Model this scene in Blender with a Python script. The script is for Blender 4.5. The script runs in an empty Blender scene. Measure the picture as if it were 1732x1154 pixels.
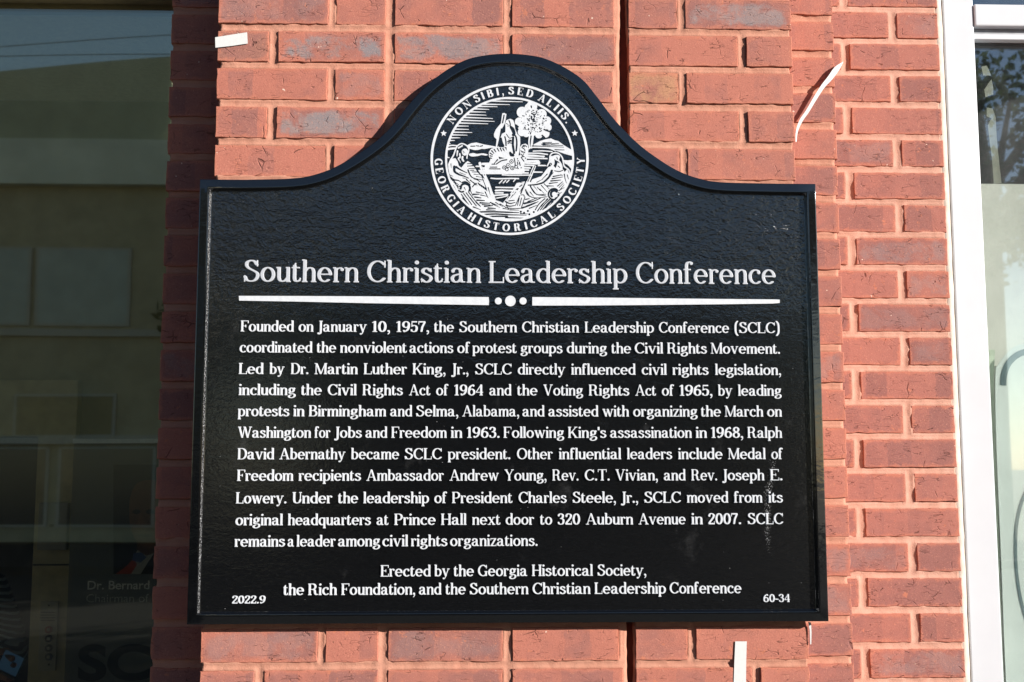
import bpy, bmesh, math, random
import numpy as np
from mathutils import Vector, Matrix
random.seed(7)
RNG = np.random.default_rng(11)
SC = bpy.context.scene
COL = SC.collection

# ------------------------------------------------------------------ camera
F_PX = 1890.0                                   # focal length in pixels of a 1732-pixel-wide frame
YAW, PITCH, ROLL = 0.03173, 0.10621, -0.0005
CAM = np.array([0.0, -1.881, 1.6])
fw = np.array([math.sin(YAW) * math.cos(PITCH), math.cos(YAW) * math.cos(PITCH), math.sin(PITCH)])
r0 = np.array([math.cos(YAW), -math.sin(YAW), 0.0]); u0 = np.cross(r0, fw)
rt = r0 * math.cos(ROLL) + u0 * math.sin(ROLL); up = -r0 * math.sin(ROLL) + u0 * math.cos(ROLL)
cam_data = bpy.data.cameras.new('camera'); cam = bpy.data.objects.new('camera', cam_data); COL.objects.link(cam)
cam.matrix_world = Matrix([[rt[0], up[0], -fw[0], CAM[0]], [rt[1], up[1], -fw[1], CAM[1]], [rt[2], up[2], -fw[2], CAM[2]], [0, 0, 0, 1]])
cam_data.sensor_width = 36.0; cam_data.lens = F_PX * 36.0 / 1732.0
cam_data.clip_start = 0.05; cam_data.clip_end = 2000.0
SC.camera = cam

def at(px, py, Y):
    """survey helper: the point of the plane y = Y that was read off at pixel (px, py)"""
    d = fw * F_PX + rt * (px - 866) + up * (577 - py)
    t = (Y - CAM[1]) / d[1]
    p = CAM + d * t
    return float(p[0]), float(Y), float(p[2])

# ------------------------------------------------------------------ sun, sky, exposure
TO_SUN = Vector((1.43, -1.0, 0.58)).normalized()
SUN_EL = math.asin(TO_SUN.z); SUN_ROT = math.atan2(TO_SUN.x, TO_SUN.y)
world = bpy.data.worlds.new('World'); SC.world = world; world.use_nodes = True
wn = world.node_tree.nodes; wl = world.node_tree.links; wn.clear()
sky = wn.new('ShaderNodeTexSky'); sky.sky_type = 'NISHITA'; sky.sun_disc = False
sky.sun_elevation = SUN_EL; sky.sun_rotation = SUN_ROT
sky.air_density = 1.0; sky.dust_density = 0.3; sky.ozone_density = 2.8; sky.altitude = 100
bg = wn.new('ShaderNodeBackground'); bg.inputs['Strength'].default_value = 0.052
wo = wn.new('ShaderNodeOutputWorld'); wl.new(sky.outputs[0], bg.inputs[0]); wl.new(bg.outputs[0], wo.inputs[0])
sd = bpy.data.lights.new('sun', 'SUN'); sd.energy = 5.0; sd.angle = math.radians(0.5); sd.color = (1.0, 0.95, 0.88)
so = bpy.data.objects.new('sun', sd); COL.objects.link(so)
so.rotation_euler = (-TO_SUN).to_track_quat('-Z', 'Y').to_euler(); so.location = (6, -5, 6)
SC.view_settings.view_transform = 'Standard'; SC.view_settings.look = 'None'
SC.view_settings.exposure = 0.72; SC.view_settings.gamma = 1.0; SC.view_settings.use_curve_mapping = False
SC.render.engine = 'CYCLES'
SC.cycles.max_bounces = 8; SC.cycles.transparent_max_bounces = 12

# ------------------------------------------------------------------ node helper
class NT:
    def __init__(s, name):
        s.m = bpy.data.materials.new(name); s.m.use_nodes = True
        s.t = s.m.node_tree; s.t.nodes.clear()
        s.out = s.t.nodes.new('ShaderNodeOutputMaterial')
    def n(s, typ, _p=None, **kw):
        nd = s.t.nodes.new('ShaderNode' + typ)
        for k, v in (_p or {}).items(): setattr(nd, k, v)
        for k, v in kw.items():
            k = k.replace('_', ' ') if k.replace('_', ' ') in nd.inputs else k
            if k.startswith('i') and k[1:].isdigit(): s.set(nd.inputs[int(k[1:])], v)
            else: s.set(nd.inputs[k], v)
        return nd
    def set(s, inp, v):
        if isinstance(v, bpy.types.NodeSocket): s.t.links.new(v, inp)
        elif isinstance(v, bpy.types.Node): s.t.links.new(v.outputs[0], inp)
        else: inp.default_value = v
    def math(s, op, a, b=0.0, c=0.0, clamp=False):
        nd = s.t.nodes.new('ShaderNodeMath'); nd.operation = op; nd.use_clamp = clamp
        for i, v in enumerate((a, b, c)): s.set(nd.inputs[i], v)
        return nd.outputs[0]
    def mix(s, f, a, b, mode='MIX'):
        nd = s.t.nodes.new('ShaderNodeMix'); nd.data_type = 'RGBA'; nd.blend_type = mode
        s.set(nd.inputs[0], f)
        for i, v in ((6, a), (7, b)):
            if isinstance(v, tuple): v = (*v[:3], 1.0)
            s.set(nd.inputs[i], v)
        return nd.outputs[2]
    def noise(s, vec, scale, detail=3.0, rough=0.55, dist=0.0, dim='3D'):
        nd = s.t.nodes.new('ShaderNodeTexNoise'); nd.noise_dimensions = dim
        if vec is not None: s.set(nd.inputs['Vector'], vec)
        nd.inputs['Scale'].default_value = scale; nd.inputs['Detail'].default_value = detail
        nd.inputs['Roughness'].default_value = rough; nd.inputs['Distortion'].default_value = dist
        return nd.outputs[0]
    def step(s, v, lo, hi):
        nd = s.t.nodes.new('ShaderNodeMapRange'); nd.interpolation_type = 'SMOOTHSTEP'
        s.set(nd.inputs[0], v); nd.inputs[1].default_value = lo; nd.inputs[2].default_value = hi
        return nd.outputs[0]
    def scale3(s, vec, sc, off=(0, 0, 0)):
        nd = s.t.nodes.new('ShaderNodeMapping'); s.set(nd.inputs[0], vec)
        nd.inputs['Scale'].default_value = sc; nd.inputs['Location'].default_value = off
        return nd.outputs[0]
    def bump(s, h, strength, dist, normal=None):
        nd = s.t.nodes.new('ShaderNodeBump'); nd.inputs['Strength'].default_value = strength
        nd.inputs['Distance'].default_value = dist; s.set(nd.inputs['Height'], h)
        if normal is not None: s.set(nd.inputs['Normal'], normal)
        return nd.outputs[0]
    def bsdf(s, color, rough=0.6, spec=0.5, normal=None, metal=0.0, coat=0.0, coat_rough=0.1, emis=None):
        b = s.t.nodes.new('ShaderNodeBsdfPrincipled')
        if isinstance(color, tuple): color = (*color[:3], 1.0)
        s.set(b.inputs['Base Color'], color); s.set(b.inputs['Roughness'], rough)
        s.set(b.inputs['Specular IOR Level'], spec); s.set(b.inputs['Metallic'], metal)
        s.set(b.inputs['Coat Weight'], coat); s.set(b.inputs['Coat Roughness'], coat_rough)
        if normal is not None:
            s.set(b.inputs['Normal'], normal)
        s.t.links.new(b.outputs[0], s.out.inputs[0]); s.b = b
        return s.m
    def objco(s, rnd=True):
        tc = s.t.nodes.new('ShaderNodeTexCoord')
        if not rnd: return tc.outputs['Object']
        oi = s.t.nodes.new('ShaderNodeObjectInfo'); s.oi = oi
        va = s.t.nodes.new('ShaderNodeVectorMath'); va.operation = 'ADD'
        s.t.links.new(tc.outputs['Object'], va.inputs[0])
        ml = s.math('MULTIPLY', oi.outputs['Random'], 37.0)
        s.t.links.new(ml, va.inputs[1])
        s.plain = tc.outputs['Object']
        return va.outputs[0]

def rgb(r, g, b):
    f = lambda c: (c / 255 / 12.92) if c / 255 <= 0.04045 else ((c / 255 + 0.055) / 1.055) ** 2.4
    return (f(r), f(g), f(b))

# ------------------------------------------------------------------ object helpers
def link(name, me, mat=None, parent=None, loc=None):
    o = bpy.data.objects.new(name, me); COL.objects.link(o)
    if mat is not None and me is not None and not me.materials: me.materials.append(mat)
    if parent is not None: o.parent = parent
    if loc is not None: o.location = loc
    return o
def thing(name, label, cat, loc=(0, 0, 0), group=None):
    o = bpy.data.objects.new(name, None); COL.objects.link(o); o.location = loc
    o.empty_display_size = 0.05
    o['label'] = label; o['category'] = cat
    if group: o['group'] = group
    return o
def tag(o, label, cat, group=None):
    o['label'] = label; o['category'] = cat
    if group: o['group'] = group
    return o
def struct(o): o['kind'] = 'structure'; return o
def mesh(name, verts, faces, smooth=False):
    me = bpy.data.meshes.new(name); me.from_pydata([tuple(map(float, v)) for v in verts], [], faces)
    if smooth: me.polygons.foreach_set('use_smooth', [True] * len(me.polygons))
    me.update(); return me
BOXF = [(0, 3, 2, 1), (4, 5, 6, 7), (0, 1, 5, 4), (1, 2, 6, 5), (2, 3, 7, 6), (3, 0, 4, 7)]
class MB:
    """collects shapes for ONE mesh"""
    def __init__(s): s.v = []; s.f = []
    def add(s, vs, fs):
        k = len(s.v); s.v += [tuple(map(float, v)) for v in vs]; s.f += [tuple(i + k for i in f) for f in fs]; return s
    def box(s, x0, x1, y0, y1, z0, z1):
        return s.add([(x0, y0, z0), (x1, y0, z0), (x1, y1, z0), (x0, y1, z0), (x0, y0, z1), (x1, y0, z1), (x1, y1, z1), (x0, y1, z1)], BOXF)
    def bbox(s, x0, x1, y0, y1, z0, z1, c=0.002):
        """box with chamfered edges"""
        bm = bmesh.new(); bmesh.ops.create_cube(bm, size=1)
        for v in bm.verts: v.co = Vector(((x0 + x1) / 2 + v.co.x * (x1 - x0), (y0 + y1) / 2 + v.co.y * (y1 - y0), (z0 + z1) / 2 + v.co.z * (z1 - z0)))
        bmesh.ops.bevel(bm, geom=list(bm.edges), offset=c, segments=2, affect='EDGES', profile=0.5)
        bm.verts.index_update(); s.add([v.co for v in bm.verts], [[v.index for v in f.verts] for f in bm.faces]); bm.free(); return s
    def poly(s, pts, y0, y1):
        """outline in x,z given thickness from y0 (front) to y1"""
        n = len(pts)
        return s.add([(x, y0, z) for x, z in pts] + [(x, y1, z) for x, z in pts],
                     [tuple(range(n)), tuple(range(2 * n - 1, n - 1, -1))] + [(i, n + i, n + (i + 1) % n, (i + 1) % n) for i in range(n)])
    def tube(s, pts, rad, seg=8):
        pts = [Vector(p) for p in pts]; rs = rad if isinstance(rad, (list, tuple)) else [rad] * len(pts)
        rings = []
        for i, p in enumerate(pts):
            d = (pts[min(i + 1, len(pts) - 1)] - pts[max(i - 1, 0)]).normalized()
            a = d.orthogonal().normalized(); b = d.cross(a)
            rings.append([p + (a * math.cos(2 * math.pi * k / seg) + b * math.sin(2 * math.pi * k / seg)) * rs[i] for k in range(seg)])
        vs = [v for r in rings for v in r]; fs = []
        for i in range(len(pts) - 1):
            for k in range(seg):
                fs.append((i * seg + k, i * seg + (k + 1) % seg, (i + 1) * seg + (k + 1) % seg, (i + 1) * seg + k))
        fs += [tuple(range(seg - 1, -1, -1)), tuple((len(pts) - 1) * seg + k for k in range(seg))]
        return s.add(vs, fs)
    def build(s, name, mat, parent=None, smooth=False, loc=None):
        me = mesh(name, s.v, s.f, smooth); bm = bmesh.new(); bm.from_mesh(me)
        bmesh.ops.recalc_face_normals(bm, faces=bm.faces); bm.to_mesh(me); bm.free()
        return link(name, me, mat, parent, loc)
def vnoise(x, z, seed=0):
    """cheap smooth 2-D value noise, -1..1"""
    def h(i, j):
        n = np.sin(i * 127.1 + j * 311.7 + seed * 74.7) * 43758.5453
        return (n - np.floor(n)) * 2 - 1
    i = np.floor(x); j = np.floor(z); fx = x - i; fz = z - j
    fx = fx * fx * (3 - 2 * fx); fz = fz * fz * (3 - 2 * fz)
    return (h(i, j) * (1 - fx) + h(i + 1, j) * fx) * (1 - fz) + (h(i, j + 1) * (1 - fx) + h(i + 1, j + 1) * fx) * fz
# ------------------------------------------------------------------ materials
def mat_brick():
    n = NT('fired_brick'); co = n.objco(); plain = n.plain; oi = n.oi
    rnd = oi.outputs['Random']
    sep = n.n('SeparateColor', i0=oi.outputs['Color'])
    flash, yel, far = sep.outputs[0], sep.outputs[1], sep.outputs[2]
    big = n.noise(n.scale3(co, (1, 1, 1.4)), 17, 3, 0.6, 0.4)
    med = n.noise(co, 55, 4, 0.65)
    fine = n.noise(co, 420, 3, 0.7)
    # kiln bands: whole stretches of a brick differ, with an upright border
    vor = n.n('TexVoronoi', {'voronoi_dimensions': '1D'}, W=n.math('ADD', n.math('MULTIPLY', n.n('SeparateXYZ', i0=co).outputs[0], 1.0), n.math('MULTIPLY', n.math('SUBTRACT', med, 0.5), 0.012)), Scale=21.0, Randomness=0.8)
    band = n.n('SeparateColor', i0=vor.outputs['Color']).outputs[0]
    f = n.math('ADD', n.math('MULTIPLY', band, 0.55), n.math('MULTIPLY', big, 0.75))
    f = n.math('ADD', f, n.math('MULTIPLY', n.math('SUBTRACT', rnd, 0.5), 0.55))
    f = n.math('ADD', f, n.math('MULTIPLY', n.math('SUBTRACT', med, 0.5), 0.5))
    body = n.mix(n.step(f, 0.32, 1.0), (0.462, 0.166, 0.120), (0.30, 0.128, 0.110))
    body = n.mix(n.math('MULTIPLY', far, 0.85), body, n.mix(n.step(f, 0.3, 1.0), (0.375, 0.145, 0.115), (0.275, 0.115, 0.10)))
    yelf = n.math('MULTIPLY', yel, n.step(big, 0.3, 0.62))
    body = n.mix(yelf, body, (0.47, 0.235, 0.135))
    rimm = n.n('Attribute', {'attribute_name': 'rim'}).outputs['Fac']
    body = n.mix(n.math('MULTIPLY', n.step(n.math('ADD', rimm, n.math('MULTIPLY', n.math('SUBTRACT', med, 0.5), 1.6)), 0.35, 0.95), 0.62), body, (0.55, 0.190, 0.120))
    # grey-blue flashed skin on some bricks, keeps away from the arrises
    fm = n.noise(n.scale3(co, (1, 1, 1.1)), 22, 6, 0.68, 0.3)
    fm = n.math('MULTIPLY', n.step(n.math('SUBTRACT', fm, n.math('MULTIPLY', rimm, 0.30)), 0.34, 0.54), flash)
    body = n.mix(fm, body, n.mix(n.step(big, 0.35, 0.65), (0.31, 0.225, 0.215), (0.235, 0.205, 0.215)))
    # light sandy and dark pitting
    body = n.mix(n.step(fine, 0.56, 0.72), body, n.mix(0.6, body, (0.66, 0.30, 0.20)))
    grit = n.noise(co, 800, 2, 0.7); body = n.mix(n.math('MULTIPLY', n.step(grit, 0.52, 0.70), 0.55), body, (0.17, 0.06, 0.045))
    spall = n.math('MULTIPLY', n.step(n.noise(n.scale3(co, (1, 1, 1), (2, 7, 5)), 48, 4, 0.7), 0.64, 0.70), 0.5); body = n.mix(spall, body, (0.60, 0.20, 0.105))
    chipw = n.step(n.noise(co, 130, 1, 0.4), 0.80, 0.82); body = n.mix(chipw, body, (0.75, 0.55, 0.45))
    pit = n.step(n.noise(co, 260, 2, 0.6), 0.70, 0.76)
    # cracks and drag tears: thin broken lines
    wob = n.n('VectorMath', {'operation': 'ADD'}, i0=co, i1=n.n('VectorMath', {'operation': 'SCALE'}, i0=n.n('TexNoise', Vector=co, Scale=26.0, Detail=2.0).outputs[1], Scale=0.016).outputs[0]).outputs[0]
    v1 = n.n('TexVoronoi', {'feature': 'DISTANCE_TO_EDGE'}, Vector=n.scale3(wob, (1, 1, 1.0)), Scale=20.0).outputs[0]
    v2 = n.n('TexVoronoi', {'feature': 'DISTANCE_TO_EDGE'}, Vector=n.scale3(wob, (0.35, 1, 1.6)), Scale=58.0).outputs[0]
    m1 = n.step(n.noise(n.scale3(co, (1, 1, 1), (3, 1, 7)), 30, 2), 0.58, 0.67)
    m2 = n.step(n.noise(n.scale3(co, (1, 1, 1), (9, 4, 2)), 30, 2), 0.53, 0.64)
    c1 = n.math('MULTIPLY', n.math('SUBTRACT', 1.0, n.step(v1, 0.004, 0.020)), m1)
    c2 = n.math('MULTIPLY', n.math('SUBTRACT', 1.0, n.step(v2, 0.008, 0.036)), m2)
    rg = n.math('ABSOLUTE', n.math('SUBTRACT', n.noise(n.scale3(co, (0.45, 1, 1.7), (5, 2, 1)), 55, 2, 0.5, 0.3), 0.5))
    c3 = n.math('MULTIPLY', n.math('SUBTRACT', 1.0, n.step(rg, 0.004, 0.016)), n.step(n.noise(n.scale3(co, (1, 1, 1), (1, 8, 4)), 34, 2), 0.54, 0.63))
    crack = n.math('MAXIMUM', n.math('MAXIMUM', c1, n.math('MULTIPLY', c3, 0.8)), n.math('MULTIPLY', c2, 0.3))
    body = n.mix(n.math('MULTIPLY', crack, 0.52), body, (0.07, 0.025, 0.02))  # dark tint painted along the cracks in place of crevice self-shadow
    body = n.mix(n.math('MULTIPLY', pit, 0.6), body, (0.10, 0.035, 0.03))
    h = n.math('ADD', n.math('MULTIPLY', med, 0.35), n.math('MULTIPLY', fine, 0.28))
    h = n.math('SUBTRACT', h, n.math('MULTIPLY', crack, 0.9))
    h = n.math('SUBTRACT', h, n.math('MULTIPLY', pit, 0.5))
    nm = n.bump(n.math('ADD', h, n.math('MULTIPLY', grit, 0.25)), 0.85, 0.0017)
    return n.bsdf(body, 0.85, 0.25, nm)
def mat_mortar(name, ca, cb):
    n = NT(name); co = n.objco(False)
    a = n.noise(co, 22, 3); b = n.noise(co, 380, 3, 0.7); c = n.noise(co, 900, 2, 0.6)
    col = n.mix(n.step(a, 0.3, 0.7), ca, cb)
    col = n.mix(n.step(b, 0.62, 0.75), col, (0.68, 0.42, 0.31))
    col = n.mix(n.step(c, 0.66, 0.74), col, (0.2, 0.07, 0.05))
    nm = n.bump(n.math('ADD', n.math('MULTIPLY', b, 0.7), n.math('MULTIPLY', c, 0.4)), 0.8, 0.0014)
    return n.bsdf(col, 0.95, 0.1, nm)
def mat_black(name, bumped):
    n = NT(name); co = n.objco(False)
    h1 = n.noise(n.scale3(co, (0.9, 1, 1.15)), 95, 3, 0.6, 0.5)
    h2 = n.noise(n.scale3(co, (1, 1, 1.1)), 260, 2, 0.6, 0.3)
    h3 = n.noise(n.scale3(co, (0.7, 1, 1.4)), 24, 2, 0.5, 1.2)
    zc = n.n('SeparateXYZ', i0=co).outputs[2]; amp = n.math('ADD', 0.16, n.math('MULTIPLY', n.step(zc, 1.80, 1.98), 0.84))
    wr = n.math('POWER', n.math('SUBTRACT', 1.0, n.math('MULTIPLY', n.math('ABSOLUTE', n.math('SUBTRACT', n.noise(n.scale3(co, (0.6, 1, 1.3), (4, 0, 3)), 38, 3, 0.6, 1.0), 0.5)), 2.0)), 9.0)
    if bumped:
        h = n.math('ADD', n.math('MULTIPLY', h1, 1.1), n.math('MULTIPLY', h2, 0.55))
        h = n.math('ADD', h, n.math('MULTIPLY', h3, 0.8))
        h = n.math('ADD', h, n.math('MULTIPLY', wr, 0.22))
        nm = n.bump(n.math('MULTIPLY', h, amp), 0.46, 0.0019)
    else:
        nm = n.bump(n.math('ADD', h3, n.math('MULTIPLY', h1, 0.25)), 0.25, 0.0012)
    col = n.mix(n.step(h2, 0.35, 0.75), (0.0028, 0.003, 0.0034), (0.0045, 0.0048, 0.0054))
    if bumped:
        # scuffs and dried streaks where hands and weather have worn the paint
        xyz = n.n('SeparateXYZ', i0=co); x = xyz.outputs[0]; z = xyz.outputs[2]
        wx = n.math('ADD', x, n.math('MULTIPLY', n.math('SUBTRACT', n.noise(n.scale3(co, (0, 0, 1)), 9, 2), 0.5), 0.05))
        s = n.math('SUBTRACT', 1.0, n.step(n.math('ABSOLUTE', n.math('SUBTRACT', wx, 0.487)), 0.0, 0.016))
        s = n.math('MULTIPLY', s, n.math('MULTIPLY', n.step(z, 1.37, 1.50), n.math('SUBTRACT', 1.0, n.step(z, 1.56, 1.70))))
        sp = n.noise(n.scale3(co, (1.7, 1, 0.55)), 620, 3, 0.8)
        s = n.step(n.math('ADD', n.math('MULTIPLY', s, 0.24), sp), 0.80, 0.86)
        fleck = n.step(n.noise(co, 420, 1, 0.4), 0.81, 0.82)
        smear = n.math('MULTIPLY', n.step(n.noise(n.scale3(co, (1, 1, 0.8)), 15, 5, 0.7), 0.60, 0.8), 0.045)
        col = n.mix(smear, col, (0.45, 0.45, 0.46))
        col = n.mix(n.math('MAXIMUM', s, fleck), col, (0.62, 0.62, 0.63))
    m = n.bsdf(col, 0.2 if bumped else 0.10, 0.6, nm, coat=1.0, coat_rough=0.11 if bumped else 0.05); n.b.inputs['Coat IOR'].default_value = 1.85 if bumped else 1.75; n.set(n.b.inputs['Coat Normal'], nm); return m
def mat_white_paint():
    n = NT('white_sign_paint'); co = n.objco(False)
    a = n.noise(co, 120, 3); b = n.noise(co, 700, 3, 0.7)
    col = n.mix(n.step(a, 0.3, 0.7), (0.60, 0.62, 0.66), (0.66, 0.68, 0.72))
    col = n.mix(n.step(b, 0.70, 0.80), col, (0.30, 0.31, 0.33))
    return n.bsdf(col, 0.42, 0.5, n.bump(n.math('ADD', a, n.math('MULTIPLY', b, 0.5)), 0.35, 0.0009))
def mat_simple(name, col, rough=0.5, spec=0.4, nscale=40, var=0.15, bump=0.15, metal=0.0, dist=0.001):
    n = NT(name); co = n.objco(False); a = n.noise(co, nscale, 4, 0.6)
    c2 = tuple(c * (1 - var) for c in col); c1 = tuple(min(1, c * (1 + var * 0.5)) for c in col)
    return n.bsdf(n.mix(n.step(a, 0.3, 0.7), c1, c2), rough, spec, n.bump(a, bump, dist), metal=metal)
def mat_glass(name, refl, tint, dirt=0.02, gcol=(1, 1, 1)):
    n = NT(name); co = n.objco(False)
    tr = n.n('BsdfTransparent', Color=(*tint, 1)); gl = n.n('BsdfGlossy', Color=(*gcol, 1), Roughness=0.018)
    nm = n.bump(n.noise(co, 1.2, 1), 0.05, 0.02); n.set(gl.inputs['Normal'], nm)
    df = n.n('BsdfDiffuse', Color=(0.7, 0.72, 0.72, 1))
    ge = n.n('NewGeometry'); cs = n.math('ABSOLUTE', n.n('VectorMath', {'operation': 'DOT_PRODUCT'}, i0=ge.outputs['Normal'], i1=ge.outputs['Incoming']).outputs['Value'])
    fac = n.math('ADD', refl, n.math('MULTIPLY', n.math('POWER', n.math('SUBTRACT', 1.0, cs), 5.0), 0.8), clamp=True)
    m1 = n.n('MixShader', i0=fac, i1=tr, i2=gl)
    d = n.math('MULTIPLY', n.step(n.noise(n.scale3(co, (1, 1, 0.5)), 30, 5, 0.7), 0.35, 0.85), dirt)
    m2 = n.n('MixShader', i0=d, i1=m1, i2=df)
    n.t.links.new(m2.outputs[0], n.out.inputs[0]); return n.m
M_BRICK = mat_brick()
M_MORTAR = mat_mortar('red_mortar', (0.505, 0.230, 0.160), (0.55, 0.27, 0.19))
M_MORTAR_FAR = mat_mortar('pink_mortar', (0.55, 0.29, 0.215), (0.60, 0.34, 0.26))
M_FIELD = mat_black('black_stippled_enamel', True)
M_RIM = mat_black('black_gloss_enamel', False)
M_WHITE = mat_white_paint()
def mat_worn_glint_edge():
    n = NT('worn_glint_black_edge'); co = n.objco(False); a = n.noise(co, 420, 3, 0.8); b = n.noise(n.scale3(co, (1, 1, 0.5)), 700, 2, 0.8)
    col = n.mix(n.step(n.math('ADD', a, n.math('MULTIPLY', b, 0.5)), 0.80, 0.87), (0.004, 0.004, 0.005), (0.5, 0.5, 0.52))  # pale flecks: worn paint plus sun glints painted into the colour
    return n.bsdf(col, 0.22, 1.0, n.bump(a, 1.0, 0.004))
M_EDGE = mat_worn_glint_edge()
M_TITLE = mat_simple('dull_white_sign_paint', (0.51, 0.53, 0.575), 0.4, 0.5, 500, 0.12, 0.3)
M_TAPE = mat_simple('white_tape', (0.66, 0.66, 0.65), 0.6, 0.3, 200, 0.04, 0.1)
M_FRAME = mat_simple('white_vinyl', (0.60, 0.615, 0.65), 0.35, 0.5, 8, 0.03, 0.03)
M_GASKET = mat_simple('grey_gasket', (0.12, 0.125, 0.13), 0.5, 0.4)
M_CAULK = mat_simple('cream_sealant', (0.56, 0.48, 0.41), 0.7, 0.3, 30, 0.18, 0.6, dist=0.004)
# ------------------------------------------------------------------ lettering: strokes drawn with an elliptical nib, traced to outlines
def catmull(p, n=8, closed=False):
    p = [np.array(q, float) for q in p]; out = []
    P = ([p[-1]] + p + [p[0], p[1]]) if closed else ([2 * p[0] - p[1]] + p + [2 * p[-1] - p[-2]])
    for i in range(1, len(P) - 2):
        a, b, c, d = P[i - 1], P[i], P[i + 1], P[i + 2]
        for k in range(n):
            t = k / n
            out.append(0.5 * ((2 * b) + (c - a) * t + (2 * a - 5 * b + 4 * c - d) * t * t + (3 * b - a - 3 * c + d) * t ** 3))
    if not closed: out.append(P[-2])
    return out
def seg_field(X, Y, pts, rx, ry):
    """max over segments of (1 - distance in nib units) * min(rx, ry)"""
    m = np.full(X.shape, -1e9); k = min(rx, ry)
    for (x0, y0), (x1, y1) in zip(pts[:-1], pts[1:]):
        ax, ay, bx, by = x0 / rx, y0 / ry, x1 / rx, y1 / ry
        dx, dy = bx - ax, by - ay; L = dx * dx + dy * dy + 1e-12
        px, py = X / rx - ax, Y / ry - ay
        t = np.clip((px * dx + py * dy) / L, 0, 1)
        m = np.maximum(m, (1 - np.hypot(px - t * dx, py - t * dy)) * k)
    return m
def marching(F, x0, y0, h):
    """closed contours of F = 0 on a grid (F > 0 inside), as lists of points"""
    F = np.where(F == 0, 1e-6, F); S = (F > 0); nx = F.shape[1]
    idx = S[:-1, :-1] * 1 + S[:-1, 1:] * 2 + S[1:, 1:] * 4 + S[1:, :-1] * 8
    js, is_ = np.nonzero((idx > 0) & (idx < 15)); nxt = {}
    T = {1: [(3, 0)], 2: [(0, 1)], 3: [(3, 1)], 4: [(1, 2)], 6: [(0, 2)], 7: [(3, 2)], 8: [(2, 3)], 9: [(2, 0)], 11: [(2, 1)], 12: [(1, 3)], 13: [(1, 0)], 14: [(0, 3)]}
    def key(j, i, e): return (j, i, 0) if e == 0 else (j, i + 1, 1) if e == 1 else (j + 1, i, 0) if e == 2 else (j, i, 1)
    for j, i in zip(js.tolist(), is_.tolist()):
        c = int(idx[j, i])
        if c in (5, 10):
            mid = F[j, i] + F[j, i + 1] + F[j + 1, i] + F[j + 1, i + 1] > 0
            pr = ([(3, 2), (1, 0)] if mid else [(3, 0), (1, 2)]) if c == 5 else ([(0, 3), (2, 1)] if mid else [(0, 1), (2, 3)])
        else: pr = T[c]
        for a, b in pr: nxt[key(j, i, a)] = key(j, i, b)
    def pt(k):
        j, i, d = k
        if d == 0: a, b = F[j, i], F[j, i + 1]; return (x0 + (i + a / (a - b)) * h, y0 + j * h)
        a, b = F[j, i], F[j + 1, i]; return (x0 + i * h, y0 + (j + a / (a - b)) * h)
    out = []
    while nxt:
        k, n_ = nxt.popitem(); loop = [k]
        while n_ != k:
            loop.append(n_); q = nxt.pop(n_, None)
            if q is None: break
            n_ = q
        if len(loop) > 5: out.append([pt(q) for q in loop])
    return out
def rdp(pts, eps):
    """simplify a closed loop"""
    P = np.array(pts); n = len(P); far = int(np.argmax(((P - P[0]) ** 2).sum(1)))
    def rec(a, b):
        st = [(a, b)]; keep = set()
        while st:
            a, b = st.pop()
            if b - a < 2: continue
            A, B = P[a], P[b % n]; d = B - A; L = np.hypot(*d) + 1e-12
            q = P[a + 1:b]; dist = np.abs(d[0] * (q[:, 1] - A[1]) - d[1] * (q[:, 0] - A[0])) / L if L > 1e-9 else np.hypot(*(q - A).T)
            k = int(np.argmax(dist))
            if dist[k] > eps: keep.add(a + 1 + k); st += [(a, a + 1 + k), (a + 1 + k, b)]
        return keep
    ks = sorted({0, far} | rec(0, far) | rec(far, n))
    return [tuple(P[k]) for k in ks if k < n]
def fill_loops(loops, depth, bevel=0.0):
    """solid mesh data (verts, faces) in x,y with thickness along z from even-odd loops"""
    cu = bpy.data.curves.new('tmp', 'CURVE'); cu.dimensions = '2D'; cu.fill_mode = 'BOTH'
    cu.extrude = depth / 2 - bevel; cu.bevel_depth = bevel; cu.bevel_resolution = 0; cu.offset = -bevel
    for lp in loops:
        s = cu.splines.new('POLY'); s.points.add(len(lp) - 1); s.use_cyclic_u = True
        s.points.foreach_set('co', [c for p in lp for c in (p[0], p[1], 0, 1)])
    ob = bpy.data.objects.new('tmp', cu); COL.objects.link(ob)
    bpy.context.view_layer.update()
    dg = bpy.context.evaluated_depsgraph_get(); me = ob.evaluated_get(dg).to_mesh()
    v = np.zeros(len(me.vertices) * 3); me.vertices.foreach_get('co', v)
    f = [tuple(p.vertices) for p in me.polygons]
    ob.evaluated_get(dg).to_mesh_clear(); bpy.data.objects.remove(ob); bpy.data.curves.remove(cu)
    return v.reshape(-1, 3), f

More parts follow.
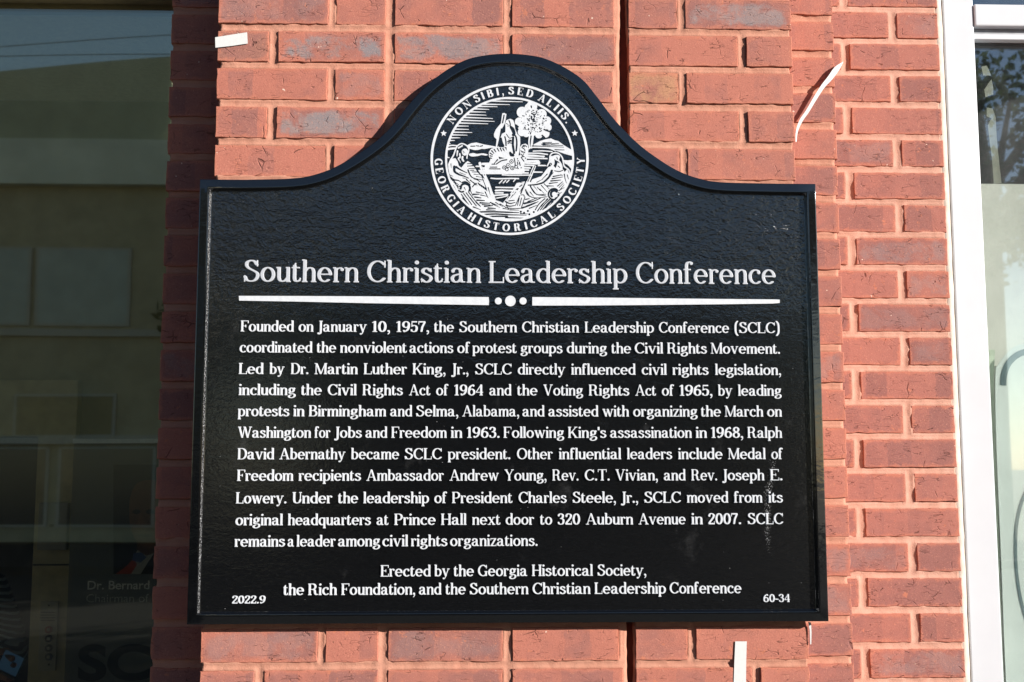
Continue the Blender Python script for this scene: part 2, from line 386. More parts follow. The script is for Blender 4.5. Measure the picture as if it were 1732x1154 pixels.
# V stem (x, y0, y1); B box; S serif (x0, x1, y, 1 = hangs from y); C smooth stroke; P straight stroke; c / p the same with a thin nib; A arc; O dot
G = {
'n': 'V110,0,460 S35,190,0 S28,110,480,1 C110,340,170,420,260,455,340,425,370,335 V370,0,345 S295,448,0',
'm': 'V110,0,460 S35,190,0 S28,110,480,1 C110,340,165,420,245,455,320,425,345,335 V345,0,345 S275,420,0 C345,340,400,420,480,455,555,425,580,335 V580,0,345 S505,658,0',
'h': 'V110,0,712 S35,190,0 S28,110,722,1 C110,340,170,420,260,455,340,425,370,335 V370,0,345 S295,448,0',
'r': 'V110,0,460 S35,205,0 S28,110,480,1 c110,300,150,410,210,450,270,452 O290,405,52',
'u': 'V110,140,480 S28,110,480,1 C110,150,140,55,215,26,300,55,372,150 V372,0,480 S300,372,480,1 S372,450,0',
'i': 'V110,0,460 S28,192,0 S28,110,480,1 O108,640,64',
'l': 'V110,0,712 S28,192,0 S28,110,722,1',
't': 'V115,110,540 B28,436,265,480 C115,130,130,52,185,26,240,45 c240,45,272,90,280,120 p90,470,140,590',
'f': 'V120,0,600 S35,225,0 B28,436,255,480 C120,590,150,675,225,698 O270,655,52',
'd': 'A255,240,165,215,42,318 V392,0,712 S315,392,722,1 S392,470,0',
'b': 'V115,10,712 S32,115,722,1 A245,240,165,215,-138,138',
'p': 'V110,-185,460 S28,110,480,1 S28,200,-190 A245,240,165,215,-138,138',
'q': 'A255,240,165,215,42,318 V395,-185,470 S315,478,-190',
'o': 'A235,240,165,215,0,360',
'c': 'A240,240,168,215,58,312 O338,370,54',
'e': 'A235,240,165,215,0,312 p85,252,390,252',
'a': 'O112,368,50 C110,395,165,450,245,452,315,415,332,335 V335,110,345 C335,120,360,40,425,32 C335,285,230,262,130,220,92,140,130,50,205,26,285,55,335,125',
's': 'C318,375,255,446,170,450,108,395,125,318,225,260,322,205,338,115,270,35,175,26,92,95 B322,330,352,462 B62,10,92,150',
'g': 'A205,325,118,132,0,360 c290,410,350,455 O375,425,42 C120,215,82,160,120,112,220,98,330,80,382,15,360,-85,250,-150,120,-148,55,-85,80,-15,160,20',
'y': 'P92,462,245,30 p398,465,245,30 c245,30,205,-80,150,-140,120,-150 O108,-122,52 S12,190,480,1 S325,475,480,1',
'v': 'P92,462,245,25 p398,465,255,25 S12,190,480,1 S325,475,480,1',
'w': 'P85,462,220,25 p325,465,228,25 P325,462,458,25 p585,465,466,25 S8,175,480,1 S515,655,480,1 S260,330,480,1',
'x': 'P105,455,375,25 p365,460,105,25 S15,200,480,1 S300,460,480,1 S15,190,0 S285,470,0',
'z': 'B50,432,385,480 P335,450,105,30 B40,0,395,50 B50,350,85,480 B362,0,398,140',
'F': 'V130,0,700 S42,250,0 B42,652,500,700 B468,535,505,700 B130,330,350,374 B330,270,362,435',
'E': 'V130,0,700 B42,652,500,700 B468,535,505,700 B130,330,350,374 B330,270,362,435 B42,0,520,48 B485,0,522,180',
'L': 'V130,0,700 S42,245,700,1 B42,0,490,48 B455,0,492,195',
'S': 'C412,545,340,655,230,675,135,625,122,520,190,430,320,360,428,285,440,170,365,55,240,26,130,65,82,175 B410,490,446,692 B55,8,90,215',
'C': 'A325,350,250,323,42,318 B512,470,548,695',
'G': 'A325,350,250,323,42,318 B512,470,548,695 V508,20,300 S415,600,310,1',
'D': 'V130,0,700 B42,0,300,46 B42,654,300,700 A300,350,235,326,-90,90',
'O': 'A330,350,255,324,0,360',
'J': 'V215,20,700 S120,320,700,1 C215,30,195,-80,130,-135,75,-130 O72,-92,56',
'M': 'B92,0,138,690 P140,665,375,40 p390,30,618,665 V640,0,700 S30,200,0 S30,140,700,1 S550,732,0 S640,732,700,1',
'K': 'V130,0,700 S42,225,0 S42,225,700,1 p490,675,190,280 P270,390,500,30 S400,580,700,1 S415,610,0',
'R': 'V130,0,700 S42,235,0 B42,654,300,700 A300,512,150,166,-90,90 B130,324,300,368 C320,345,410,290,430,130,480,32,560,45',
'P': 'V130,0,700 S42,245,0 B42,654,300,700 A300,495,155,182,-90,90 B130,292,300,336',
'B': 'V130,0,700 B42,654,290,700 A290,528,130,148,-90,90 B130,336,320,380 A310,192,160,167,-90,90 B42,0,310,46',
'A': 'p95,25,300,680 P315,670,530,30 B170,205,450,248 S8,190,0 S425,635,0',
'N': 'B95,0,140,680 P130,665,545,45 B540,30,585,700 S30,130,700,1 S30,205,0 S470,650,700,1',
'V': 'P95,672,300,30 p495,680,310,30 S8,205,700,1 S410,590,700,1',
'W': 'P90,672,270,30 p420,680,280,30 P420,672,600,30 p765,680,610,30 S8,190,700,1 S680,850,700,1 S330,430,700,1',
'Y': 'P92,675,300,330 p500,680,310,330 V300,0,340 S205,395,0 S8,195,700,1 S415,585,700,1',
'H': 'V130,0,700 V510,0,700 B130,328,510,374 S42,222,0 S42,222,700,1 S420,600,0 S420,600,700,1',
'T': 'V300,0,700 S205,395,0 B48,654,552,700 B45,530,82,700 B518,530,555,700',
'U': 'V130,220,700 C130,235,165,80,300,26,430,85,480,235 B460,220,500,700 S42,222,700,1 S410,555,700,1',
'I': 'V130,0,700 S42,220,0 S42,220,700,1',
'0': 'A222,345,150,320,0,360',
'1': 'V185,0,690 S70,300,0 p70,590,185,665 B70,585,185,625',
'2': 'O105,520,54 C90,545,150,650,240,664,335,610,345,500,270,350,150,190,85,60 B55,0,385,85 B362,0,396,190',
'3': 'O100,560,52 C98,590,160,660,255,660,325,590,310,450,215,378 C215,378,330,340,360,200,305,55,200,26,110,60 O92,125,54',
'4': 'V305,0,690 S215,392,0 p295,670,45,225 B30,175,412,225',
'5': 'B110,610,375,690 B92,350,132,690 C115,370,215,425,320,380,358,225,305,60,200,26,105,65 O95,130,52',
'6': 'A225,215,148,190,0,360 C82,225,100,430,185,590,310,668 O335,605,50',
'7': 'B48,605,400,690 B45,490,82,690 P365,620,245,330,200,40',
'8': 'A222,522,122,145,0,360 A222,185,148,160,0,360',
'9': 'A225,475,148,190,0,360 C368,465,350,260,265,100,140,22 O115,85,50',
'.': 'O62,62,66', ',': 'O66,62,62 c112,55,100,-50,45,-125', "'": 'V70,480,690', '-': 'B30,205,270,285',
'(': 'C225,760,130,600,105,310,130,10,225,-150', ')': 'C70,760,165,600,190,310,165,10,70,-150',
}
GLYPH = {}
def glyph_loops(ch, a, b, h=9.0):
    X0, X1, Y0, Y1 = -120.0, 960.0, -260.0, 860.0
    gx = np.arange(X0, X1, h); gy = np.arange(Y0, Y1, h); X, Y = np.meshgrid(gx, gy); F = np.full(X.shape, -1e9)
    th = max(b, 21.0)
    for tok in G[ch].split():
        k = tok[0]; q = [float(t) for t in tok[1:].split(',')]
        if k == 'V': q = [q[0] - a, q[1], q[0] + a, q[2]]; k = 'B'
        if k == 'S': q = [q[0], q[2] - 2 * b, q[1], q[2]] if len(q) == 4 else [q[0], q[2], q[1], q[2] + 2 * b]; k = 'B'
        if k == 'B':
            cx, cy, hx, hy = (q[0] + q[2]) / 2, (q[1] + q[3]) / 2, abs(q[2] - q[0]) / 2, abs(q[3] - q[1]) / 2
            dx, dy = np.abs(X - cx) - hx + 8, np.abs(Y - cy) - hy + 8
            F = np.maximum(F, 8 - (np.hypot(np.maximum(dx, 0), np.maximum(dy, 0)) + np.minimum(np.maximum(dx, dy), 0)))
        elif k == 'O': F = np.maximum(F, q[2] * (0.86 + a / 400) - np.hypot(X - q[0], Y - q[1]))
        elif k == 'A':
            cx, cy, rx, ry, a0, a1 = q; t = np.radians(np.linspace(a0, a1, 40))
            F = np.maximum(F, seg_field(X, Y, list(zip(cx + rx * np.cos(t), cy + ry * np.sin(t))), a, b))
        else:
            pts = list(zip(q[0::2], q[1::2]))
            if k in 'Cc': pts = catmull(pts)
            F = np.maximum(F, seg_field(X, Y, pts, *((a, b) if k in 'CP' else (th, th)) if k != 'P' else (a * 0.92, max(b, 30))))
    return [rdp(l, 2.2) for l in marching(F, X0, Y0, h)]
def glyph(ch, style):
    """(verts, faces, x_min, x_max) in font units, thickness 1 along z"""
    key = (ch, style)
    if key not in GLYPH:
        a, b = {'body': (57, 26), 'title': (50, 22), 'seal': (88, 32)}[style]
        lp = glyph_loops(ch, a, b); xs = [p[0] for l in lp for p in l]
        v, f = fill_loops(lp, 120.0, 11.0); v[:, 2] /= 120.0
        GLYPH[key] = (v, f, min(xs), max(xs))
    return GLYPH[key]
SB = {'.': (26, 30), ',': (26, 30), 'f': (14, 2), 'r': (12, 6), 't': (10, 10), '1': (26, 26)}
def word_data(word, style, x_start, x_end, z_base, cap, y_back, depth):
    """one word of raised letters: per-letter (verts, faces) on the plane y = y_back, standing depth proud of it"""
    pen = 0; place = []
    for ch in word:
        v, f, x0, x1 = glyph(ch, style); l, r = SB.get(ch, (13, 13))
        pen += l; place.append((v, f, pen - x0)); pen += (x1 - x0) + r
    l0 = SB.get(word[0], (13, 13))[0]; rl = SB.get(word[-1], (13, 13))[1]
    kx = (x_end - x_start) / (pen - l0 - rl); kz = cap / 700.0; out = []
    for v, f, off in place:
        o = np.empty_like(v); o[:, 0] = x_start + (v[:, 0] + off - l0) * kx
        o[:, 1] = y_back - depth * (v[:, 2] + 0.5); o[:, 2] = z_base + v[:, 1] * kz
        out.append((o, f))
    return out, kx / kz
# ------------------------------------------------------------------ brick walls
def brick_mesh(w, h, d, seed, step=0.0085):
    """a worn pressed brick: front face as an uneven grid with chipped, rounded arrises"""
    nx = max(4, int(w / step)); nz = max(4, int(h / step))
    xs = np.concatenate([[0, 0.0009], np.linspace(0.0009, w - 0.0009, nx)[1:-1], [w - 0.0009, w]])
    zs = np.concatenate([[0, 0.0009], np.linspace(0.0009, h - 0.0009, nz)[1:-1], [h - 0.0009, h]])
    X, Z = np.meshgrid(xs, zs); s = seed * 13.7
    edge = np.minimum(np.minimum(X, w - X), np.minimum(Z, h - Z))
    ox = vnoise(X * 90 + s, Z * 140 + s, 1) * 0.0007 + vnoise(X * 260 + s, Z * 260, 2) * 0.0004
    oz = vnoise(X * 80 + s, Z * 120 - s, 3) * 0.0008 + vnoise(X * 330 + s, Z * 280, 4) * 0.0006
    oy = vnoise(X * 22 + s, Z * 40 + s, 5) * 0.0006 + vnoise(X * 150 + s, Z * 150 + s, 6) * 0.00035
    chip = np.clip(vnoise(X * 70 + s * 2, Z * 90 + s, 7) - 0.25, 0, 1) * 0.0055
    on = edge < 1e-9
    oy = oy + np.where(on, 0.0008 + chip * 0.8, np.where(edge < 0.004, chip * 0.35, 0))
    inx = np.sign(w / 2 - X) * chip * 0.22 * (np.minimum(X, w - X) < 1e-9); inz = np.sign(h / 2 - Z) * chip * 0.22 * (np.minimum(Z, h - Z) < 1e-9)
    V3 = np.stack([X + ox + inx - w / 2, oy, Z + oz + inz - h / 2], -1).reshape(-1, 3)
    R, Cn = X.shape; fs = [(j * Cn + i, j * Cn + i + 1, (j + 1) * Cn + i + 1, (j + 1) * Cn + i) for j in range(R - 1) for i in range(Cn - 1)]
    per = [i for i in range(Cn)] + [j * Cn + Cn - 1 for j in range(1, R)] + [(R - 1) * Cn + i for i in range(Cn - 2, -1, -1)] + [j * Cn for j in range(R - 2, 0, -1)]
    base = len(V3); back = V3[per].copy(); back[:, 1] = d
    m = len(per); fs += [(per[(k + 1) % m], per[k], base + k, base + (k + 1) % m) for k in range(m)]
    rim = np.concatenate([np.exp(-edge.reshape(-1) / 0.0055), np.ones(m)])
    return np.vstack([V3, back]), fs, rim
SEED = [1]
def lay(parent, org, rects, Y, depth, far=0.0, special=None):
    for x0, x1, z0, z1 in rects:
        SEED[0] += 1; R_ = random.Random(SEED[0])
        v, f, rim = brick_mesh(x1 - x0, z1 - z0, depth, SEED[0])
        me = mesh('brick', v, f); me.attributes.new('rim', 'FLOAT', 'POINT').data.foreach_set('value', rim); me.polygons.foreach_set('use_smooth', [True] * len(me.polygons)); me.set_sharp_from_angle(angle=math.radians(32))
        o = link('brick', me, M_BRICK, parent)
        yy = Y + R_.uniform(-0.0012, 0.0012)
        o.location = ((x0 + x1) / 2 - org[0], yy - org[1], (z0 + z1) / 2 - org[2])
        o.rotation_euler = (R_.uniform(-.008, .008), R_.uniform(-.005, .005), R_.uniform(-.006, .006))
        fl, ye = 0.0, 0.0
        for (sx, sz, a, b) in (special or []):
            if x0 < sx < x1 and z0 < sz < z1: fl, ye = a, b
        if not fl and not ye and R_.random() < 0.13: fl = R_.uniform(0.3, 0.65) if far == 0 else R_.uniform(0.2, 0.4)
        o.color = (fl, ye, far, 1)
def mortar(name, parent, org, X0, X1, Z0, Z1, Y, rects, mat, back, depth=0.0035, step=0.0035):
    xs = np.arange(X0, X1 + step * 0.5, step); xs[-1] = X1; zs = np.arange(Z0, Z1 + step * 0.5, step); zs[-1] = Z1
    X, Z = np.meshgrid(xs, zs); D = np.full(X.shape, 0.02)
    for x0, x1, z0, z1 in rects:
        m = (X > x0 - .03) & (X < x1 + .03) & (Z > z0 - .03) & (Z < z1 + .03)
        dx = np.maximum(x0 - X[m], X[m] - x1); dz = np.maximum(z0 - Z[m], Z[m] - z1)
        D[m] = np.minimum(D[m], np.hypot(np.maximum(dx, 0), np.maximum(dz, 0)) + np.minimum(np.maximum(dx, dz), 0))
    prof = np.clip(D / 0.0065, 0, 1)                                  # struck joint: shallow by the brick, hollow in the middle
    y = Y + depth - 0.0016 + prof * 0.0024 + vnoise(X * 45, Z * 60, 9) * 0.0009 + vnoise(X * 170, Z * 200, 10) * 0.0006
    y = np.where(D < -0.002, Y + 0.009, y)
    X = X.copy(); jag = vnoise(Z[:, 0] * 22, Z[:, 0] * 0 + 0.4, 21) * 0.0032 + vnoise(Z[:, 0] * 95, Z[:, 0] * 0 + 0.7, 22) * 0.0011
    for c_ in (0, 1, -2, -1): X[:, c_] += jag * (1 if c_ >= 0 else -0.8)
    v = np.stack([X - org[0], y - org[1], Z - org[2]], -1).reshape(-1, 3); R, Cn = X.shape
    i = np.arange(Cn - 1)[None, :]; j = np.arange(R - 1)[:, None] * Cn; a = (j + i).ravel()
    fs = np.stack([a, a + 1, a + 1 + Cn, a + Cn], 1).tolist()
    per = [k for k in range(Cn)] + [q * Cn + Cn - 1 for q in range(1, R)] + [(R - 1) * Cn + k for k in range(Cn - 2, -1, -1)] + [q * Cn for q in range(R - 2, 0, -1)]
    base = len(v); bk = v[per].copy(); bk[:, 1] = back - org[1]; m = len(per)
    fs += [(per[(k + 1) % m], per[k], base + k, base + (k + 1) % m) for k in range(m)]
    me = mesh(name, np.vstack([v, bk]), fs, True); return link(name, me, mat, parent)

P_A = 0.0676; BED_A = 2.3465; HB = 0.0545      # front pilaster: joint centres fall every 67.6 mm from z = 2.3465
ZT, ZL = 2.75, 0.80
def courses(bed, pitch, up_n, down_n):
    """(index, z_bottom, z_top); course 0 lies just above joint 0"""
    for k in range(-up_n, down_n):
        zc = bed - k * pitch + pitch / 2; yield k, zc - HB / 2, zc + HB / 2
org = (0.05, 0.0, 0.80)
pil = thing('brick_pilaster', 'red brick pilaster standing forward behind the black marker, with patched grey flashed bricks', 'brick pillar', org)
rects = []
for k, z0, z1 in courses(BED_A, P_A, 5, 21):
    if k % 2 == 0: cells = [(-0.449, -0.2595), (-0.246, -0.1605)]
    else: cells = [(-0.449, -0.3615), (-0.345, -0.1605)]
    cells += [(-0.1440, 0.0440), (0.0600, 0.2385 + 0.004 * math.sin(k * 2.7))]
    if k % 2 == 0: cells += [(0.2640, 0.3500), (0.3645, 0.5520)]
    else: cells += [(0.2640, 0.4555), (0.4710, 0.5520)]
    rects += [(a, b, z0, z1) for a, b in cells]
row = lambda k: BED_A - k * P_A + P_A / 2
special = [(-0.25, row(1), 1, 0), (-0.05, row(1), 0.8, 0), (-0.25, row(3), 1, 0), (0.45, row(0), 0.9, 0), (0.30, row(2), 0, 1), (-0.30, row(0), 0.25, 0), (-0.40, row(1), 0, 0.2), (0.15, row(1), 0.15, 0), (0.0, row(16), 0.25, 0), (-0.35, row(16), 0.3, 0)]
lay(pil, org, rects, 0.0, 0.074, 0.0, special)
left = [r for r in rects if r[1] < 0.2530]; right = [r for r in rects if r[0] > 0.2530]
mortar('mortar', pil, org, -0.4455, 0.2490, ZL, ZT, 0.0, left, M_MORTAR, 0.076)
mortar('mortar', pil, org, 0.2635, 0.5490, ZL, ZT, 0.0, right, M_MORTAR, 0.0762)
b = MB(); b.box(0.2460 - org[0], 0.2700 - org[0], 0.030, 0.07, 0.0, ZT - ZL); b.build('expansion_joint', mat_simple('joint_filler', (0.22, 0.06, 0.04), 0.9), pil)

# the wall plane the pilaster stands on: seen as a shaded strip at its left and a sunlit one at its right
P_D = 0.0677; BED_D = 2.4075; YD = 0.080; org = (0.05, YD, 0.80)
bw = thing('brick_wall', 'set-back red brick wall showing on both sides of the pilaster, shaded at the left', 'brick wall', org)
rects = []
for k, z0, z1 in courses(BED_D, P_D, 4, 23):
    rects += [(-0.5520, -0.4600 if k % 2 else -0.3600, z0, z1), (0.5610 if k % 2 else 0.4610, 0.6530, z0, z1)]
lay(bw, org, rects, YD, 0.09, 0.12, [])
mortar('mortar', bw, org, -0.5485, 0.6495, ZL, ZT, YD, rects, M_MORTAR, YD + 0.10, step=0.004)

# the wall further back that carries the white window
P_E = 0.0677; BED_E = 2.5269; YE = 0.319; org = (0.8, YE, 0.80)
jw = thing('brick_window_pier', 'narrow red brick pier beside the white window, built in half bond', 'brick wall', org)
rects = []
for k, z0, z1 in courses(BED_E, P_E, 2, 25):
    cells = [(0.6640, 0.7465), (0.7655, 0.9520)] if k % 2 == 0 else [(0.6640, 0.8475), (0.8660, 0.9520)]
    rects += [(a, b, z0, z1) for a, b in cells]
rowE = lambda k: BED_E - k * P_E + P_E / 2
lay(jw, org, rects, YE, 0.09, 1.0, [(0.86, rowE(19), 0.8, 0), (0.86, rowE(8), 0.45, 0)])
mortar('mortar', jw, org, 0.6545, 0.9490, ZL, ZT, YE, rects, M_MORTAR_FAR, YE + 0.10, step=0.004)
b = MB(); b.box(0.600, 0.6525, YD + 0.101, YE + 0.16, ZL, ZT); struct(b.build('wall_return', M_MORTAR))
b = MB(); b.box(-0.545, -0.500, YD + 0.101, 0.30, ZL, ZT); struct(b.build('wall_return', M_MORTAR))
# ------------------------------------------------------------------ the cast marker
Y_WALL = 0.0; Y_FRONT = -0.030; Y_FIELD = -0.0215; Y_BACK = -0.006; Y_LET = 0.0028
marker = thing('historical_marker', 'black cast metal historical marker with white raised lettering, arched top and round seal', 'plaque', (0.0564, 0.0, 1.3365))
def mk(name, me, mat): return link(name, me, mat, marker, (-0.0564, 0.0, -1.3365))

curve_px = [(488, 301.5), (525, 296.5), (562, 284), (599, 263.5), (629, 243), (651, 224.5), (669.5, 204), (691.7, 175.5), (721, 144), (754.5, 118), (788, 100.3), (821, 92.6),
            (858, 89.8), (895, 92.4), (924.5, 99), (957.8, 114.6), (987, 135), (1009.5, 162), (1031.7, 191.5), (1053, 216), (1080, 242.5), (1108, 264), (1143.9, 286.5), (1180, 300.5), (1220, 307.5)]
XL, XR, ZB, ZS = -0.4655, 0.5782, 1.3368, 2.0695
top = [at(x, y, Y_FRONT) for x, y in curve_px]
top = [(p[0], p[2]) for p in top]
top = [(XL + 0.075, ZS)] + top + [(XR - 0.075, ZS)]
top = [tuple(p) for p in catmull(top, 6)]
outline = [(XL, ZB), (XL, ZS)] + top + [(XR, ZS), (XR, ZB)]           # clockwise seen from the front
def subdiv(pts, step):
    out = []
    for i in range(len(pts)):
        a, b = np.array(pts[i]), np.array(pts[(i + 1) % len(pts)]); n = max(1, int(np.hypot(*(b - a)) / step))
        out += [tuple(a + (b - a) * k / n) for k in range(n)]
    return out
def offset(pts, d):
    n = len(pts); out = []
    for i in range(n):
        p, a, b = np.array(pts[i]), np.array(pts[i - 1]), np.array(pts[(i + 1) % n])
        e0 = (p - a) / (np.hypot(*(p - a)) + 1e-12); e1 = (b - p) / (np.hypot(*(b - p)) + 1e-12)
        n0 = np.array([e0[1], -e0[0]]); n1 = np.array([e1[1], -e1[0]]); m = n0 + n1; m = m / (np.hypot(*m) + 1e-12)
        out.append(tuple(p + m * d / max(0.3, m @ n0)))
    return out
OUT = subdiv(outline, 0.03)
prof = [(0.0015, Y_BACK), (0.0, Y_BACK - 0.003), (0.0, Y_FRONT + 0.0034), (0.0003, Y_FRONT + 0.0026), (0.0010, Y_FRONT + 0.0022), (0.0022, Y_FRONT + 0.0020), (0.0075, Y_FRONT + 0.0012), (0.0125, Y_FRONT + 0.0004),
        (0.0150, Y_FRONT), (0.0162, Y_FRONT + 0.0004), (0.0168, Y_FRONT + 0.0014), (0.0186, Y_FIELD - 0.0008), (0.0194, Y_FIELD)]
vs, fs, n = [], [], len(OUT)
for k, (d, y) in enumerate(prof):
    for x, z in offset(OUT, d): vs.append((x, y, z))
for k in range(len(prof) - 1):
    for i in range(n): fs.append((k * n + i, k * n + (i + 1) % n, (k + 1) * n + (i + 1) % n, (k + 1) * n + i))
me = mesh('rim', vs, fs); bm = bmesh.new(); bm.from_mesh(me); bmesh.ops.recalc_face_normals(bm, faces=bm.faces)
bm.to_mesh(me); bm.free()
for p in me.polygons: p.use_smooth = True
try: me.set_sharp_from_angle(angle=math.radians(38))
except Exception: pass
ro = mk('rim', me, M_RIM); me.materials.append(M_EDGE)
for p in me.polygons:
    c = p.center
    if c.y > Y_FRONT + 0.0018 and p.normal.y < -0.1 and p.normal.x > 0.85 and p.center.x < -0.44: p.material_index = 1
# the sunken field and the back of the casting, one solid
inner = offset(OUT, 0.0192)
v, f = fill_loops([[p for p in inner]], abs(Y_FIELD - Y_BACK) - 0.0005)
v = np.stack([v[:, 0], (Y_FIELD + Y_BACK) / 2 - v[:, 2], v[:, 1]], 1)
fo = mk('field', mesh('field', v, f), M_FIELD)
bm = bmesh.new(); bm.from_mesh(fo.data); bmesh.ops.recalc_face_normals(bm, faces=bm.faces); bm.to_mesh(fo.data); bm.free()

def letters(name, words, style, y0, y1, cap_px, label=None, split=False):
    MW = M_TITLE if style == 'title' else M_WHITE
    """words: (text, x_start, x_end) in photo pixels; y0, y1 baseline at the line's two ends"""
    z = at(words[0][1], y0, Y_FIELD)[2] * 0.5 + at(words[-1][2], y1, Y_FIELD)[2] * 0.5
    cap = at(900, (y0 + y1) / 2 - cap_px, Y_FIELD)[2] - at(900, (y0 + y1) / 2, Y_FIELD)[2]
    b = MB(); yb = (y0 + y1) / 2
    for w, xa, xb in words:
        yy = y0 + (y1 - y0) * (xa - words[0][1]) / max(1, words[-1][2] - words[0][1])
        data, r = word_data(w, style, at(xa, yy, Y_FIELD)[0], at(xb, yy, Y_FIELD)[0], z, cap, Y_FIELD + 0.0002, Y_LET)
        if split: b = MB()
        for vv, ff in data: b.add(vv, ff)
        if split:
            o = b.build(name, MW, marker, loc=(-0.0564, 0, -1.3365))
    if not split: b.build(name, M_WHITE, marker, loc=(-0.0564, 0, -1.3365))
letters('title_word', [('Southern', 411.6, 606.9), ('Christian', 620.7, 813.5), ('Leadership', 826.2, 1060.8), ('Conference', 1075.2, 1311.4)], 'title', 477.3, 481.6, 37.2, split=True)
LINES = [
 (561.2, 564.2, 'Founded 407.2 496.8 on 505.1 530 January 537 620.2 10, 629 659.5 1957, 670 725.5 the 733.9 767.7 Southern 776.3 874.1 Christian 882.7 979 Leadership 988.7 1105.7 Conference 1114 1232.7 (SCLC) 1241.8 1318.1'),
 (596.8, 599.0, 'coordinated 405.3 528.1 the 535.6 568.3 nonviolent 575.2 688.1 actions 692.3 766.6 of 773.2 794.9 protest 799 873.6 groups 880 951.2 during 958.2 1026.4 the 1033.6 1066.9 Civil 1073.2 1121.2 Rights 1128.1 1195.3 Movement. 1201.6 1318.7'),
 (633.0, 635.0, 'Led 403.9 445.5 by 456 481 Dr. 492 521.4 Martin 532 604.9 Luther 615.2 688.1 King, 697.8 753.3 Jr., 763 792.1 SCLC 803.2 865.3 directly 875.5 955.9 influenced 965.9 1074.6 civil 1084.9 1127.3 rights 1137 1198 legislation, 1209.1 1320.3'),
 (668.4, 670.4, 'including 403.9 500.1 the 509.2 543.9 Civil 554.2 603 Rights 613.2 681.2 Act 691.7 727.8 of 737.5 758.3 1964 768 817 and 827.3 864.8 the 874.4 908.8 Voting 918.8 985.9 Rights 995.6 1064.1 Act 1074.1 1109.3 of 1119 1139.8 1965, 1148.7 1204.4 by 1214.1 1238.2 leading 1247.9 1321.4'),
 (703.8, 706.0, "protests 402.5 489.3 in 496.2 514.8 Birmingham 522.3 652.9 and 659.8 697 Selma, 703.4 774.9 Alabama, 781.6 877.7 and 883.3 920.7 assisted 927.1 1011.7 with 1018.6 1063.5 organizing 1070.5 1179.4 the 1185 1218.8 March 1225.2 1290.4 on 1297 1322"),
 (740.2, 741.8, "Washington 402.5 525.9 for 532 558.6 Jobs 565.3 611.9 and 618 654.8 Freedom 661.8 755.5 in 762.4 781.8 1963. 789.3 844.8 Following 851.4 954 King's 960.4 1025.3 assassination 1031.6 1169.7 in 1176.4 1195.3 1968, 1202.2 1256.3 Ralph 1263.8 1322.3"),
 (776.5, 777.8, "David 401.9 463.5 Abernathy 472.6 584.1 became 593.8 674.8 SCLC 684 747.2 president. 757.4 863 Other 874.1 934.6 influential 945.1 1050.2 leaders 1060.2 1136.5 include 1146.7 1221.6 Medal 1230.8 1294.5 of 1304 1323.7"),
 (812.5, 814.0, "Freedom 401.1 495.9 recipients 505.1 610.5 Ambassador 619.6 750.5 Andrew 760.2 843.4 Young, 853.1 924 Rev. 934 978.1 C.T. 988.7 1030.8 Vivian, 1040.8 1112.1 and 1122.3 1159.2 Rev. 1168.9 1212.4 Joseph 1221 1292.3 E. 1302 1322.8"),
 (850.2, 852.0, "Lowery. 399.2 484.3 Under 494.8 561.9 the 571.6 605.5 leadership 614.6 725.5 of 734.4 756 President 764.4 866.6 Charles 876.9 958.2 Steele, 967.9 1041.3 Jr., 1049.7 1078.8 SCLC 1089 1151.4 moved 1161.4 1231.3 from 1241 1289 its 1299.2 1323.7"),
 (887.2, 888.4, "original 398.3 478.2 headquarters 487 627.1 at 636.8 657 Prince 666.8 736.6 Hall 745.8 788.8 next 798.5 846.2 door 855 903.2 to 913 933.7 320 942.9 980.9 Auburn 990.6 1070.5 Avenue 1079.6 1159.2 in 1168.9 1188.3 2007. 1197.2 1252.9 SCLC 1263.8 1324.2"),
 (923.8, 924.8, "remains 396.9 482 a 486.5 497.3 leader 501.8 567.5 among 571.6 642.9 civil 646.5 690 rights 695 756.6 organizations. 761 909"),
 (974.0, 975.1, "Erected 643.7 728.3 by 734.7 760.2 the 767.1 801.3 Georgia 808.2 891.6 Historical 899.4 1002.5 Society, 1010 1092.6"),
 (1004.6, 1005.8, "the 479.3 514 Rich 521.2 569.7 Foundation, 577.2 702 and 708.4 746.3 the 753.3 787.4 Southern 794 893.5 Christian 900.5 998.4 Leadership 1005.3 1126 Conference 1132.3 1253.5"),
]
for k, (ya, yb, s) in enumerate(LINES):
    t = s.split(' '); ws = [(t[i], float(t[i + 1]), float(t[i + 2])) for i in range(0, len(t), 3)]
    letters('dedication_line' if k > 10 else 'text_line', ws, 'body', ya, yb, 18.6 + k * 0.06)
letters('date_number', [('2022.9', 392.5, 449)], 'body', 1020.8, 1020.8, 13.4)
letters('catalogue_number', [('60-34', 1290.5, 1335.3)], 'body', 1018.3, 1018.3, 13.6)

# tapering bars and three dots under the title
def raised(name, loops_px, depth=Y_LET):
    lp = [[(at(x, y, Y_FIELD)[0], at(x, y, Y_FIELD)[2]) for x, y in l] for l in loops_px]
    v, f = fill_loops(lp, depth); v = np.stack([v[:, 0], Y_FIELD + 0.0002 - depth * 0.5 - v[:, 2], v[:, 1]], 1)
    b = MB(); b.add(v, f); return b.build(name, M_WHITE, marker, loc=(-0.0564, 0, -1.3365))
def circ(cx, cy, r, n=28, ry=None): return [(cx + r * math.cos(2 * math.pi * i / n), cy + (ry or r) * math.sin(2 * math.pi * i / n)) for i in range(n)]
raised('divider_bar', [[(404.5, 501), (500, 501.2), (620, 501.8), (740, 502.4), (826.5, 503), (827.2, 510), (826.6, 516.6), (740, 515.3), (620, 513.3), (500, 510.6), (405, 509)]])
raised('divider_bar', [[(900.3, 503), (1000, 503.8), (1120, 505.2), (1220, 506.3), (1310, 507), (1318.3, 507.4), (1318.2, 513), (1306, 514), (1220, 515.2), (1100, 516.4), (1000, 517.2), (900.2, 517.4)]])
